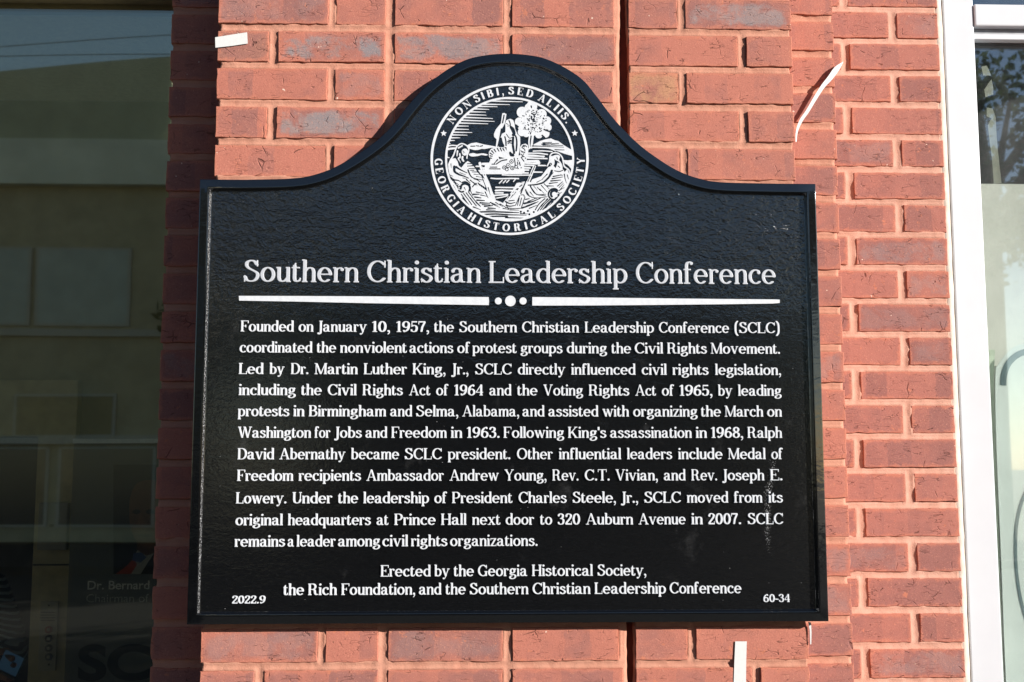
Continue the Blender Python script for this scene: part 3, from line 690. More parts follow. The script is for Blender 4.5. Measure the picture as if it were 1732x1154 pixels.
for cx, r in ((842.8, 5.8), (863.2, 9.0), (884.6, 6.0)): raised('divider_dot', [circ(cx, 509.6, r)])

# ------------------------------------------------------------------ the round seal, cut like a woodblock
H = 0.36; SX0, SY0 = 724.0, 134.0; NX = int(278 / H); gx = SX0 + np.arange(NX) * H; gy = SY0 + np.arange(NX) * H
SXX, SYY = np.meshgrid(gx, gy); V = np.zeros(SXX.shape)
def z8(p): return (700 + p[0] / 3.847, 120 + p[1] / 3.847)
def zq(ox, oy, s): return lambda p: (ox + p[0] / s, oy + p[1] / s)
q1, q2, q3, q4 = zq(725, 135, 8.879), zq(855, 135, 8.876), zq(725, 255, 7.957), zq(855, 255, 7.959)
r1, r2 = zq(740, 180, 10.49), zq(820, 160, 8.875)
def pl(s, T=None):
    q = [float(t) for t in s.replace(',', ' ').split()]; pts = list(zip(q[0::2], q[1::2]))
    return [T(p) for p in pts] if T else pts
def window(pts, pad):
    xs = [p[0] for p in pts]; ys = [p[1] for p in pts]
    i0, i1 = max(0, int((min(xs) - pad - SX0) / H)), min(NX, int((max(xs) + pad - SX0) / H) + 2)
    j0, j1 = max(0, int((min(ys) - pad - SY0) / H)), min(NX, int((max(ys) + pad - SY0) / H) + 2)
    return slice(j0, j1), slice(i0, i1)
def put(w, sd, white):
    c = np.clip(sd / H * 0.6 + 0.5, 0, 1); V[w] = np.maximum(V[w], c) if white else np.minimum(V[w], 1 - c)
def poly(pts, white=1, smooth=0):
    if smooth: pts = catmull(pts, smooth, True)
    w = window(pts, 2); X, Y = SXX[w], SYY[w]; d = np.full(X.shape, 1e9); ins = np.zeros(X.shape, bool)
    for (x0, y0), (x1, y1) in zip(pts, list(pts[1:]) + [pts[0]]):
        dx, dy = x1 - x0, y1 - y0; t = np.clip(((X - x0) * dx + (Y - y0) * dy) / (dx * dx + dy * dy + 1e-12), 0, 1)
        d = np.minimum(d, np.hypot(X - x0 - t * dx, Y - y0 - t * dy))
        c = ((y0 > Y) != (y1 > Y)); ins ^= c & (X < (x1 - x0) * (Y - y0) / ((y1 - y0) if y1 != y0 else 1e-9) + x0)
    put(w, np.where(ins, d, -d), white)
def line(pts, r, white=1, smooth=1, r1=None):
    kk = 0.92 if white else 1.32; r *= kk; r1 = None if r1 is None else r1 * kk
    if smooth and len(pts) > 2: pts = catmull(pts, 5)
    w = window(pts, max(r, r1 or 0) + 1); X, Y = SXX[w], SYY[w]; m = np.full(X.shape, -1e9); n = len(pts) - 1
    for k, ((x0, y0), (x1, y1)) in enumerate(zip(pts[:-1], pts[1:])):
        dx, dy = x1 - x0, y1 - y0; t = np.clip(((X - x0) * dx + (Y - y0) * dy) / (dx * dx + dy * dy + 1e-12), 0, 1)
        rr = r + ((r1 if r1 is not None else r) - r) * (k + t) / n
        m = np.maximum(m, rr - np.hypot(X - x0 - t * dx, Y - y0 - t * dy))
    put(w, m, white)
def L(T, s, r, white=1, r1=None): line(pl(s, T), r, white, 1, r1)
def PG(T, s, white=1, smooth=0): poly(pl(s, T), white, smooth)
def dot(p, r, white=1): line([p, (p[0] + 0.01, p[1])], r, white, 0)
# sky cut in long tapering lines
PG(q1, '870 325 960 292 1080 262 1243 252 1380 258 1500 275 1580 310 1560 322 1450 312 1300 300 1100 295 980 312')
for y, x0, x1, yy in ((322, 860, 1410, 338), (372, 790, 1215, 380), (405, 735, 1030, 412), (442, 685, 905, 452), (487, 640, 855, 492), (528, 590, 862, 538), (570, 540, 960, 588), (612, 505, 985, 632),
                      (654, 460, 890, 668), (700, 430, 598, 702), (747, 405, 600, 752), (793, 375, 650, 798), (833, 345, 580, 838), (876, 325, 470, 878), (918, 300, 390, 918), (962, 285, 325, 964)):
    L(q1, f'{x0 - 30} {y} {(x0 + x1) / 2} {(y + yy) / 2} {x1} {yy}', 1.25, 1, 0.5)
# far hills and clouds
PG(r1, '520 700 600 660 690 648 760 665 830 685 900 695 1060 725 1060 750 960 740 900 752 830 765 780 760 720 780 650 782 560 755 560 735')
for s in ('590 715 665 712', '690 705 730 712', '755 715 800 706'): L(r1, s, 0.75, 0)
L(r1, '180 712 260 698 340 704', 1.1); PG(r1, '180 750 230 738 330 735 310 765 230 775 180 785')
PG(r1, '560 850 640 835 700 850 800 840 890 860 860 880 780 870 720 887 620 897 570 880', 1, 4)
L(r1, '170 830 175 900', 0.7); L(r1, '150 912 205 915', 0.9)
# ground under the figures
PG(q3, '235 250 290 120 360 105 390 150 405 205 440 235 475 190 520 140 560 165 610 220 660 300 700 340 760 395 815 420 825 500 850 580 885 665 960 690 1114 760 1260 745 1330 740 1600 650 1800 560 1990 400 1960 600 1800 800 1500 960 1100 985 800 930 600 850 400 660 290 470')
# left river figure
L(r1, '240 945 290 860 320 770 350 710 420 668 490 685 540 730 555 790 530 860 520 930', 1.1)
PG(r1, '430 800 450 770 490 755 530 775 540 820 520 860 480 880 440 850', 1, 4); L(r1, '370 745 440 705', 1.2)
L(r1, '445 800 470 808', 0.45, 0); L(r1, '450 835 480 828', 0.4, 0); L(r1, '355 800 345 885', 1.5, 1, 0.8); L(r1, '395 850 400 910 370 930 405 1005', 1.4, 1, 1.0); L(r1, '445 900 440 940 460 975', 1.6)
PG(r1, '375 950 400 1000 440 1030 470 1000 500 960 510 1000 560 950 545 940 515 930 480 1000 430 1040 385 1015', 0)
L(q3, '345 222 350 285 410 325 470 345 540 375', 1.9, 0, 0.6); L(q3, '372 225 430 262 520 305', 1.5, 0, 0.5)
for a in ('520 180 590 176', '522 212 612 208', '540 245 640 242', '585 290 700 292', '560 268 610 268'): L(q3, a, 0.6, 0)
L(q3, '530 265 555 325 600 372 740 402', 1.1, 0, 0.5); L(q3, '610 385 650 395 690 420', 0.6, 0)
L(q3, '285 355 340 395 400 405 440 430', 1.2, 0, 0.6)
for k in range(7): L(q3, f'{300 + k * 19} {385 + k * 22} {330 + k * 18} {400 + k * 16}', 0.7, 0)
L(q3, '430 515 445 465 490 448 540 468 556 510 548 540', 1.5, 0); L(q3, '455 430 500 425 555 460', 1.0, 0); L(q3, '405 540 440 560 470 555', 1.1, 0)
L(q3, '590 490 610 465 640 445', 0.9, 0); 
for k in range(5): L(q3, f'{665 + k * 24} {440 + k * 16} {690 + k * 24} {475 + k * 18}', 0.9, 0, 0.4)
for a in ('600 592 680 590', '622 628 705 640', '650 670 752 676', '692 706 822 712', '752 752 862 744', '800 776 900 782', '690 830 760 822'): L(q3, a, 1.1, 0, 0.6)
for a in ('440 590 500 680 540 735', '470 580 530 660 580 730', '505 570 570 660 640 745', '535 558 610 660 690 745', '455 640 520 715', '560 640 620 720'): L(q3, a, 0.7, 0)
L(q3, '690 175 745 320 800 440 840 560 884 655', 2.6); L(q3, '712 200 735 280 752 335', 0.55, 0); L(q3, '672 215 730 390 780 520', 0.5, 0)
# allegorical figure in the middle: cloak, staff, seat of shells
PG(r2, '262 290 290 282 325 300 300 440 245 530 225 650 205 795 165 785 178 680 140 640 136 600 165 530 240 440')
L(r2, '288 318 278 370 266 430', 0.9, 0); L(r2, '247 520 225 650 195 780', 0.75, 0)
PG(r2, '305 440 325 390 380 370 425 390 445 440 455 520 490 605 530 640 532 740 515 870 500 935 450 935 440 900 400 880 330 855 325 795 290 790 255 730 236 650 258 595 308 570 310 500')
L(r2, '362 395 380 440 385 500 425 590', 0.8, 0); L(r2, '395 500 425 530 440 590 425 610', 1.9, 0); L(r2, '320 440 350 455', 0.5, 0); L(r2, '340 480 365 475', 0.5, 0)
L(r2, '325 600 370 660 430 640', 0.6, 0); L(r2, '425 650 420 760 440 880', 1.5, 0); L(r2, '300 640 315 700 318 770', 0.9, 0); L(r2, '245 660 262 730 285 770', 0.9, 0)
L(r2, '340 715 410 700', 0.8, 0); L(r2, '350 690 390 690', 0.6, 0); L(r2, '345 745 365 730 400 735', 0.7, 0); L(r2, '445 610 470 650 480 740 470 850', 1.1, 0)
PG(r2, '60 870 95 820 170 795 300 800 325 845 385 865 385 930 330 940 470 920 530 920 525 850 530 790 560 755 610 742 645 765 655 830 640 930 625 1000 585 1060 600 1154 560 1200 -60 1200 -100 1140 0 1125 0 1045 60 1035 85 985 62 930')
for a in ('103 850 135 888', '140 830 165 866', '188 815 213 858', '233 812 252 855', '272 815 292 852', '80 885 118 912', '80 925 112 935', '85 958 105 965'): L(r2, a, 0.95, 0, 0.6)
L(r2, '380 880 392 915 425 920', 1.6, 0); PG(r2, '205 935 300 962 215 975', 0); L(r2, '330 985 250 1000 170 1050', 0.8, 0); L(r2, '190 985 130 1050', 1.0, 0, 0.5)
for a in ('80 1095 180 1095', '70 1120 230 1122', '100 1050 150 1052'): L(r2, a, 0.7, 0)
for cx, cy, r in ((350, 1072, 30), (400, 1010, 27), (412, 1110, 26), (290, 1100, 25), (330, 1130, 22), (470, 1090, 22)): line([r2(p) for p in circ(cx, cy, r, 12)], 0.55, 0, 0)
for cx, cy in ((350, 1072), (400, 1010), (412, 1110), (290, 1100), (500, 1115), (545, 1105), (490, 970), (500, 1000), (520, 1040), (560, 870), (600, 850), (580, 900), (560, 940), (590, 790), (575, 770), (610, 960)):
    dot(r2((cx, cy)), 0.9, 0)
for a in ('555 800 600 830', '540 850 600 880', '540 900 590 940', '545 950 590 1010 600 1030', '490 1020 495 1060', '520 1020 530 1070', '560 790 600 770 625 790', '440 960 455 1040 450 1090'): L(r2, a, 0.7, 0)
# tree
for cx, cy, r in ((705, 180, 90), (640, 190, 45), (560, 272, 92), (700, 330, 150), (850, 300, 85), (930, 398, 72), (515, 415, 72), (600, 455, 130), (790, 460, 150), (950, 498, 58), (555, 570, 68), (905, 590, 72), (810, 610, 60), (620, 590, 62), (720, 540, 95), (690, 440, 150)):
    line([r2((cx, cy)), r2((cx + 1, cy))], r / 8.875 * 0.97, 1, 0)
rr = random.Random(5)
for k in range(120):
    a = rr.uniform(0, 6.283); q = rr.random() ** 0.6; cx, cy = 735 + math.cos(a) * q * 195, 415 + math.sin(a) * q * 190
    dx, dy = rr.uniform(-12, 12), rr.uniform(-10, 10); L(r2, f'{cx} {cy} {cx + dx} {cy + dy}', rr.uniform(0.45, 0.95), 0, 0.35)
for a in ('695 180 700 205', '705 290 745 310 770 290', '740 310 735 335', '700 340 700 375 745 375', '660 390 668 405', '600 500 605 530', '710 500 740 505', '820 505 822 520', '500 490 470 460', '890 530 960 560 930 530', '860 620 900 650'): L(r2, a, 1.1, 0, 0.7)
L(r2, '675 620 662 720 672 810', 1.3); L(r2, '722 615 710 700 700 800', 1.9); L(r2, '660 820 700 800 800 800 960 810 1060 850', 1.0)
# right-hand bank, hill and water
PG(q2, '420 978 520 925 600 900 680 885 740 915 790 925 870 985 960 1040 1000 1060 1036 1110 1036 1160 880 1115 760 1070 640 1030 420 1022')
for a in ('560 952 690 948', '540 972 800 962', '400 1000 560 1004 870 1018', '690 985 860 992', '740 1055 880 1060', '560 985 680 990'): L(q2, a, 0.75, 0, 0.5)
for a, r in (('725 855 860 850 1010 862', 1.0), ('650 885 800 888 940 905', 1.1), ('645 915 760 920 880 940', 1.2), ('640 948 760 960 930 965', 0.9), ('600 1008 720 1010 815 1012', 1.3), ('600 1030 720 1040 820 1032', 1.6), ('580 1060 700 1072', 0.8), ('570 1095 690 1102', 0.9), ('810 1068 905 1072', 1.1), ('560 1130 660 1135', 0.8)): L(r2, a, r)
# right river figure
PG(q4, '575 225 640 205 670 235 700 290 790 300 830 250 880 380 830 490 780 590 700 690 560 780 400 860 200 900 0 900 -30 700 20 640 80 560 150 440 300 410 480 350 525 290')
L(q4, '560 210 590 150 600 70 640 35 710 40 760 90 778 160 790 215 850 262 872 340', 1.1)
PG(q4, '640 75 700 60 735 85 720 130 760 180 775 250 790 300 700 300 668 268 690 200 700 150 660 120', 1, 3); PG(q4, '600 90 640 80 660 150 650 200 610 210 590 180', 1, 3)
dot(q4((605, 186)), 1.9, 0); dot(q4((605, 186)), 0.8, 1)
for a in ('660 275 720 285 770 270', '700 150 720 170', '705 210 730 230', '735 100 745 150 770 200 775 255', '690 95 700 120'): L(q4, a, 0.65, 0)
for a, r in (('622 275 590 350 540 405 490 440 400 462 305 468', 1.6), ('640 352 760 330', 0.9), ('625 382 770 358', 0.9), ('610 412 740 400', 1.0), ('590 445 700 432', 0.9), ('560 478 650 480', 0.9), ('335 485 380 560 430 595 540 612', 1.0), ('270 530 300 600 400 640 560 625', 0.9),
             ('430 500 470 545', 0.7), ('380 480 430 540', 0.5), ('700 480 770 420', 0.8), ('720 500 780 440', 0.6), ('740 520 790 460', 0.6), ('220 465 150 520 95 570', 0.8), ('445 600 545 590', 0.8)): L(q4, a, r, 0, r * 0.5)
line([q4(p) for p in circ(650, 590, 74, 20)][3:18], 1.1, 0, 0); line([q4(p) for p in circ(655, 588, 46, 16)][6:15], 1.5, 0, 0); PG(q4, '655 640 700 620 705 580 730 600 715 645 680 665', 0)
for k in range(9): 
    a = math.radians(-150 + k * 22); L(q4, f'{650 + 60 * math.cos(a)} {590 + 60 * math.sin(a)} {650 + 72 * math.cos(a)} {590 + 72 * math.sin(a)}', 0.6, 0)
for a in ('400 800 450 720 530 650', '430 815 490 730 570 655', '470 800 530 720 600 655', '500 800 570 710 630 660', '540 775 600 705 650 670', '590 745 640 690'): L(q4, a, 0.75, 0)
for a, r in (('0 690 60 715 130 700', 1.1), ('10 740 60 752 130 740', 1.1), ('45 680 120 672', 0.8), ('250 715 360 690 470 645', 1.3), ('220 775 330 740 440 690', 1.2), ('0 770 110 785 220 778', 0.7), ('0 832 180 838', 1.1), ('0 866 280 872', 0.9), ('0 905 260 912', 0.9), ('270 660 320 650', 0.9)): L(q4, a, r, 0, 0.5)
for a in ('690 828 880 826 1050 832', '755 862 900 856 1060 866', '820 890 960 886 1060 890'): L(q3, a, 1.0, 0)
for cx, cy in ((205, 825), (300, 815), (380, 830), (320, 860), (250, 840)): dot(q4((cx, cy)), 1.4, 0)
PG(q4, '375 198 412 210 320 430 275 475 245 600 262 625 210 765 125 742 190 605 212 590 280 440', 1)
for a in ('392 215 340 330 300 420', '190 610 135 738', '262 628 215 765', '185 640 160 740', '215 640 190 745', '205 600 245 600 250 620'): L(q4, a, 0.6, 0)
L(q4, '360 190 270 420 205 580', 0.9, 0); L(q4, '425 215 335 420', 0.9, 0)
PG(q4, '780 130 830 135 905 128 905 270 865 225 830 190 795 175')
# extra graver's cuts: drapery, reeds, river banks
for a, r in (('250 170 262 230', .7), ('262 260 280 330', .7), ('300 180 305 240', .6), ('255 205 268 290', .5), ('400 250 455 275', .7), ('420 300 500 330', .6), ('560 180 630 178', .6), ('575 205 640 200', .5), ('610 320 690 330', .6), ('640 350 720 365', .6),
             ('560 400 640 470', .8), ('600 430 660 470', .6), ('640 560 740 580', .8), ('700 600 790 620', .8), ('760 560 800 640', .8), ('800 500 830 600', .7), ('560 540 600 620', .7), ('480 500 500 540', .7), ('380 470 400 520', .9), ('350 430 380 480', .8), ('330 470 370 540', .7),
             ('400 600 440 660', .8), ('420 640 480 720', .8), ('480 700 540 760', .7), ('600 760 700 800', .9), ('640 700 700 760', .9), ('720 730 830 732', .8), ('830 700 930 740', .8), ('850 720 960 770', .7), ('900 700 1000 760', .7), ('960 720 1080 790', .7), ('780 800 900 806', .9), ('640 830 720 836', .8),
             ('1000 780 1090 800', .7), ('500 760 620 800', .8), ('280 330 330 350', .7), ('460 370 520 385', .6), ('510 395 560 440', .9)): L(q3, a, r, 0, r * .45)
for a, r in (('560 320 480 400', .8), ('600 330 560 400', .7), ('640 300 610 340', .6), ('790 320 800 380 820 440', .8), ('740 330 770 340', .6), ('830 330 850 400', .7), ('480 470 560 560', .7), ('520 450 590 520', .7), ('460 520 520 580', .6), ('360 520 420 600', .7), ('330 560 380 620', .7),
             ('180 500 110 600', .7), ('230 500 190 560', .7), ('60 600 20 660', .8), ('100 600 60 650', .7), ('290 560 330 620 420 650', .7), ('300 690 420 640', .8), ('280 750 400 700', .8), ('320 780 420 740', .8), ('700 600 760 560', .7), ('720 540 790 500', .7), ('60 800 180 806', .8), ('200 850 300 856', .8),
             ('20 700 10 740 40 780', .7), ('150 420 240 440', .6), ('420 430 500 390', .6), ('560 650 480 760', .6), ('600 680 520 790', .6)): L(q4, a, r, 0, r * .45)
# water between the two figures
for a, r in (('740 288 900 296 1114 300 1340 305', 1.3), ('990 330 1120 336 1390 332', 1.0), ('840 375 930 382 1114 378 1210 380', 1.2), ('950 442 990 402', 0.9), ('1002 438 1038 402', 0.9), ('1048 432 1082 400', 0.9), ('1140 420 1165 390', 0.8), ('905 497 1040 500 1220 500', 1.2),
             ('900 540 980 536 1095 540 1180 545', 1.5), ('900 572 1000 572', 1.3), ('888 606 960 600 1065 594', 1.3), ('915 642 990 630 1060 612', 1.0), ('730 182 830 182', 2.2), ('640 215 705 215', 1.3), ('700 240 800 236', 1.4), ('760 262 940 266', 0.9)): L(q3, a, r)
for a, r in (('260 200 380 205', 1.2), ('300 175 450 180', 1.6), ('440 205 540 205', 1.1), ('370 292 490 294', 1.2), ('250 235 330 240', 1.2), ('240 265 310 270', 1.0), ('310 40 450 38 560 55', 1.0), ('300 75 520 80', 1.2), ('300 105 560 112', 1.1), ('280 145 440 142', 1.8)): L(q4, a, r)
# clip to the inner ring, then the two rings, lettering and stars
CX, CY = 861.9, 269.9
E = np.hypot((SXX - CX) / 107.5, (SYY - CY) / 103.5); V[E > 1.0] = 0
def ring(rx, ry, w):
    e = np.hypot((SXX - CX) / rx, (SYY - CY) / ry) - 1; put((slice(None), slice(None)), w / 2 - np.abs(e) * (rx + ry) / 2, 1)
ring(107.4, 103.5, 3.3); ring(131.6, 126.4, 3.9)
for sx, sy in ((750.4, 226.2), (972.0, 226.0)):
    poly([(sx + (5.6 if k % 2 == 0 else 2.4) * math.sin(k * math.pi / 5), sy - (5.6 if k % 2 == 0 else 2.4) * math.cos(k * math.pi / 5)) for k in range(10)], 1)
loops = [rdp(l, 0.10) for l in marching(V - 0.5, SX0, SY0, H)]
loops = [l for l in loops if len(l) > 3]
raised('seal_emblem', loops, 0.0022)
sl = MB()
def ring_text(items, rbase, inward):
    for ch, deg in items:
        v, f, x0, x1 = glyph(ch, 'seal'); k = 13.0 / 700; a = math.radians(deg); w = (x1 + x0) / 2
        P = []
        for q in v:
            lx, ly = (q[0] - w) * k * 0.98, q[1] * k
            if inward: r, t = rbase - ly, a; ux, uy, tx, ty = math.sin(t), math.cos(t), math.cos(t), -math.sin(t)
            else: r, t = rbase + ly, a; ux, uy, tx, ty = math.sin(t), -math.cos(t), math.cos(t), math.sin(t)
            px = CX + (ux * r + tx * lx) * 1.02; py = CY + (uy * r + ty * lx) * 0.98
            A = at(px, py, Y_FIELD); P.append((A[0], Y_FIELD + 0.0002 - 0.0022 * (q[2] + 0.5), A[2]))
        sl.add(P, f)
ring_text([('N', -54.5), ('O', -45.4), ('N', -36.9), ('S', -27.6), ('I', -22.2), ('B', -15.9), ('I', -9.8), (',', -5.6), ('S', 1.2), ('E', 8.7), ('D', 16.6), ('A', 27.2), ('L', 34.6), ('I', 41), ('I', 45.4), ('S', 50.8), ('.', 56)], 111.7, False)
sl.build('seal_lettering', M_WHITE, marker, loc=(-0.0564, 0, -1.3365)); sl = MB()
ring_text([('G', -87.8), ('E', -80.2), ('O', -72.4), ('R', -64.2), ('G', -55.5), ('I', -49), ('A', -42.4), ('H', -32.2), ('I', -24.8), ('S', -18.4), ('T', -11.2), ('O', -2.8), ('R', 6.4), ('I', 13.2), ('C', 19.6), ('A', 28), ('L', 36), ('S', 45.6), ('O', 53.6), ('C', 61.6), ('I', 68), ('E', 73.8), ('T', 80.6), ('Y', 88.6)], 124.4, True)
sl.build('seal_lettering', M_WHITE, marker, loc=(-0.0564, 0, -1.3365))
# ------------------------------------------------------------------ white window at the right
YF = 0.345; YG = 0.375
def box_px(mb, x0, x1, z0, z1, y0, y1, c=0.0015): mb.bbox(x0, x1, y0, y1, z0, z1, c)
wt = thing('white_window', 'white vinyl window with a fixed rail near the top, set against the brick pier at the right', 'window', (1.35, YF, 0.8))
def wp(mb, name, mat): return mb.build(name, mat, wt, loc=(-1.35, -YF, -0.8))
FXL = 0.9745; FXR = 1.0395; RZ0 = at(1660, 45, YF)[2]; RZ1 = at(1660, 8, YF)[2]
m = MB(); m.bbox(FXL, FXR, YF, YF + 0.09, 0.80, 2.80, 0.003); wp(m, 'frame', M_FRAME)
m = MB(); m.bbox(FXR + 0.0005, 1.90, YF - 0.004, YF + 0.085, RZ0, RZ1, 0.003); wp(m, 'rail', M_FRAME)
zr = lambda py: at(1660, py, YF + 0.012)[2]
m = MB(); m.bbox(FXR + 0.0005, 1.90, YF + 0.0125, YF + 0.05, zr(58.5), RZ0 - 0.0005, 0.001); wp(m, 'rail_shadow_gap', mat_simple('satin_grey', (0.33, 0.34, 0.36), 0.4))
m = MB(); m.bbox(FXR + 0.0005, 1.90, YF + 0.004, YF + 0.05, zr(69), zr(60), 0.0012); wp(m, 'glazing_bead', M_FRAME)
m = MB(); m.bbox(FXR + 0.0005, 1.90, YF + 0.024, YF + 0.05, at(1660, 79, YF + .024)[2], zr(69.4), 0.001); wp(m, 'gasket', M_GASKET)
m = MB(); m.bbox(1.90, 1.97, YF, YF + 0.09, 0.80, 2.80, 0.003); wp(m, 'frame', M_FRAME)
GL = mat_glass('window_glass', 0.24, (0.97, 0.985, 0.975), 0.03)
m = MB(); m.box(FXR - 0.004, 1.905, YG, YG + 0.005, 0.80, RZ0 - 0.008); wp(m, 'pane', GL)
m = MB(); m.box(FXR - 0.004, 1.905, YG, YG + 0.005, RZ1 + 0.002, 2.80); wp(m, 'pane', GL)
# sealant bead, uneven, between the bricks and the frame
vs, fs = [], []; nz = 120
for j in range(nz + 1):
    z = 0.8 + j * 2.0 / nz; w = 0.0012 * vnoise(np.array(z * 40), np.array(0.3), 3)
    for k, (x, y) in enumerate(((0.949, YE + 0.012), (0.9545, YE + 0.008 + float(w)), (0.965, YE + 0.014 + float(w)), (0.9735 + float(w), YF + 0.003), (0.9748, YF + 0.012))): vs.append((x, y, z))
fs = [(j * 5 + k, j * 5 + k + 1, (j + 1) * 5 + k + 1, (j + 1) * 5 + k) for j in range(nz) for k in range(4)]
me = mesh('sealant_bead', vs, fs, True); link('sealant_bead', me, M_CAULK, wt, (-1.35, -YF, -0.8))
# tape scraps left on the glass
TP = mat_simple('dried_tape', (0.40, 0.41, 0.35), 0.7, 0.2, 60, 0.1)
def scrap(name, px, label, cat='tape'):
    pts = [at(x, y, YG + 0.0056) for x, y in px]; cx, cz = pts[0][0], pts[0][2]
    m = MB(); m.poly([(p[0] - cx, p[2] - cz) for p in pts], 0.0, 0.0004)
    o = m.build('tape_scrap', TP); o.location = (cx, YG + 0.0056, cz); tag(o, label, cat, 'tape scraps left on the window glass'); return o
scrap('t', [(1660, 113), (1669, 111), (1673, 119), (1676, 128), (1663, 128)], 'small square tape scrap on the window glass, topmost of the old tape residue')
scrap('t', [(1677, 134), (1680, 148), (1680, 160), (1673, 162), (1667, 165), (1665, 152), (1670, 144)], 'torn slanted tape scrap on the window glass just under the topmost square one')
scrap('t', [(1669, 182), (1679, 184), (1684, 198), (1686, 235), (1690, 275), (1694, 310), (1681, 311), (1678, 270), (1673, 230), (1671, 212), (1677, 200), (1669, 197)], 'long pale strip of tape hanging down the window glass, lowest of the residue')
m = MB(); m.box(0.2, 3.0, 1.4, 1.5, 0.002, 3.24); struct(m.build('added_dark_backing', mat_simple('charcoal_backing', (0.03, 0.033, 0.035), 0.8)))  # added dark sheet standing in for the dim room behind the window
# blind and printed poster behind the glass
FM = mat_simple('cream_blind', (0.86, 0.87, 0.80), 0.8, 0.1, 5, 0.12)
YP = 0.47
p = at(1655, 311, YP); m = MB(); m.box(0, 0.9, 0, 0.003, 0.9 - p[2], 0); o = m.build('roller_blind', FM); o.location = (1.02, YP, p[2]); tag(o, 'cream roller blind hanging behind the lower part of the white window', 'blind')
YO = 0.395
MINT = mat_simple('mint_poster', (0.82, 0.90, 0.86), 0.55, 0.3, 6, 0.06)
def curve_band(pts, w):
    pts = [np.array(p) for p in catmull(pts, 6)]; a, b = [], []
    for i, q in enumerate(pts):
        d = pts[min(i + 1, len(pts) - 1)] - pts[max(i - 1, 0)]; d = d / np.hypot(*d); nn = np.array([-d[1], d[0]]) * w / 2; a.append(tuple(q + nn)); b.append(tuple(q - nn))
    return a + b[::-1]
def xz(l, Y): return [(at(x, y, Y)[0], at(x, y, Y)[2]) for x, y in l]
po = thing('window_poster', 'pale mint poster with rounded corner and dark curved logo lines behind the white window glass', 'poster', (1.3, YO, 0.9))
edge = xz([(1745, 580), (1722, 584), (1704, 597), (1690, 615), (1684, 640), (1686, 760), (1694, 950), (1702, 1152), (1712, 1290)], YO)
edge = [tuple(q) for q in catmull(edge, 5)]
m = MB(); m.poly(edge + [(1.85, edge[-1][1]), (1.85, edge[0][1])], YO, YO + 0.002); m.build('poster_sheet', MINT, po, loc=(-1.3, -YO, -0.9))
INK = mat_simple('teal_ink', (0.13, 0.20, 0.215), 0.6)
for nm, pts, w in (('logo_arc', [(1697, 652), (1698, 636), (1704, 618), (1716, 604), (1732, 596), (1752, 594)], 0.0125), ('logo_ring', [(1742, 818), (1728, 850), (1720, 885), (1718, 920), (1719, 960), (1724, 1000), (1732, 1035), (1746, 1075), (1770, 1115)], 0.0062)):
    q = curve_band(xz(pts, YO - 0.001), w)
    m = MB(); m.poly(q, YO - 0.0012, YO - 0.0004); m.build(nm, INK, po, loc=(-1.3, -YO, -0.9))
# lighter margin of the poster film
m = MB(); m.poly(xz([(1655, 590), (1683, 592), (1681, 640), (1684, 760), (1691, 950), (1699, 1152), (1708, 1290), (1680, 1290), (1669, 900)], YO + 0.012), YO + 0.012, YO + 0.014)
o = m.build('film_margin', mat_simple('green_film', (0.70, 0.80, 0.64), 0.6), po, loc=(-1.3, -YO, -0.9))

# ------------------------------------------------------------------ white tape left on the brickwork
def tape(px, Y, label, th=0.0006, bend=None):
    pts = [at(x, y, Y) for x, y in px]; cx, cz = sum(p[0] for p in pts) / len(pts), sum(p[2] for p in pts) / len(pts)
    m = MB(); m.poly([(p[0] - cx, p[2] - cz) for p in pts], 0.0, th); o = m.build('tape_strip', M_TAPE); o.location = (cx, Y - th, cz)
    tag(o, label, 'tape', 'white tape strips stuck on the brickwork'); return o
tape([(364, 63.5), (392, 59), (418, 55), (419, 74), (392, 78), (364.5, 81)], -0.0018, 'short horizontal strip of white tape wrapped on the upper left corner of the pilaster')
tape([(1243.5, 1085), (1263, 1085), (1262, 1120), (1261.5, 1180), (1240, 1180), (1242, 1120)], -0.0018, 'upright strip of white tape on the bricks below the marker, near the bottom edge')
# a twisted strip hanging free off the corner
vs, fs = [], []
cl = [(1346.5, 240), (1348, 222), (1355, 204), (1366, 188), (1379, 166), (1392, 146), (1404, 132), (1415, 117), (1426, 105)]
wd = [1.6, 3.4, 5.4, 5.6, 6.2, 6.8, 8.5, 9.0, 1.0]
cl2 = catmull(cl, 4); wd2 = [q[0] for q in catmull([(w, 0) for w in wd], 4)]
for i, (q, w) in enumerate(zip(cl2, wd2)):
    d = np.array(cl2[min(i + 1, len(cl2) - 1)]) - np.array(cl2[max(i - 1, 0)]); d = d / np.hypot(*d); nn = np.array([-d[1], d[0]])
    Y = 0.073 - 0.005 * math.sin(i / len(cl2) * 3.1); a = np.array(q) + nn * w * .5; b_ = np.array(q) - nn * w * .5
    vs += [at(a[0], a[1], Y), at(b_[0], b_[1], Y - 0.0012)]
c0 = vs[0]; vs = [(v[0] - c0[0], v[1] - c0[1], v[2] - c0[2]) for v in vs]
vs += [(v[0] + .0002, v[1] + 0.0007, v[2]) for v in vs]; n = len(cl2) * 2
fs = [(2 * i, 2 * i + 1, 2 * i + 3, 2 * i + 2) for i in range(len(cl2) - 1)]; fs += [tuple(q + n for q in f[::-1]) for f in fs]
fs += [(2 * i, 2 * i + 2, n + 2 * i + 2, n + 2 * i) for i in range(len(cl2) - 1)] + [(2 * i + 1, n + 2 * i + 1, n + 2 * i + 3, 2 * i + 3) for i in range(len(cl2) - 1)]
o = link('tape_strip', mesh('tape_strip', vs, fs, False), M_TAPE, None, c0); tag(o, 'narrow twisted sliver of white tape curling off the pilaster corner above the marker', 'tape', 'white tape strips stuck on the brickwork')
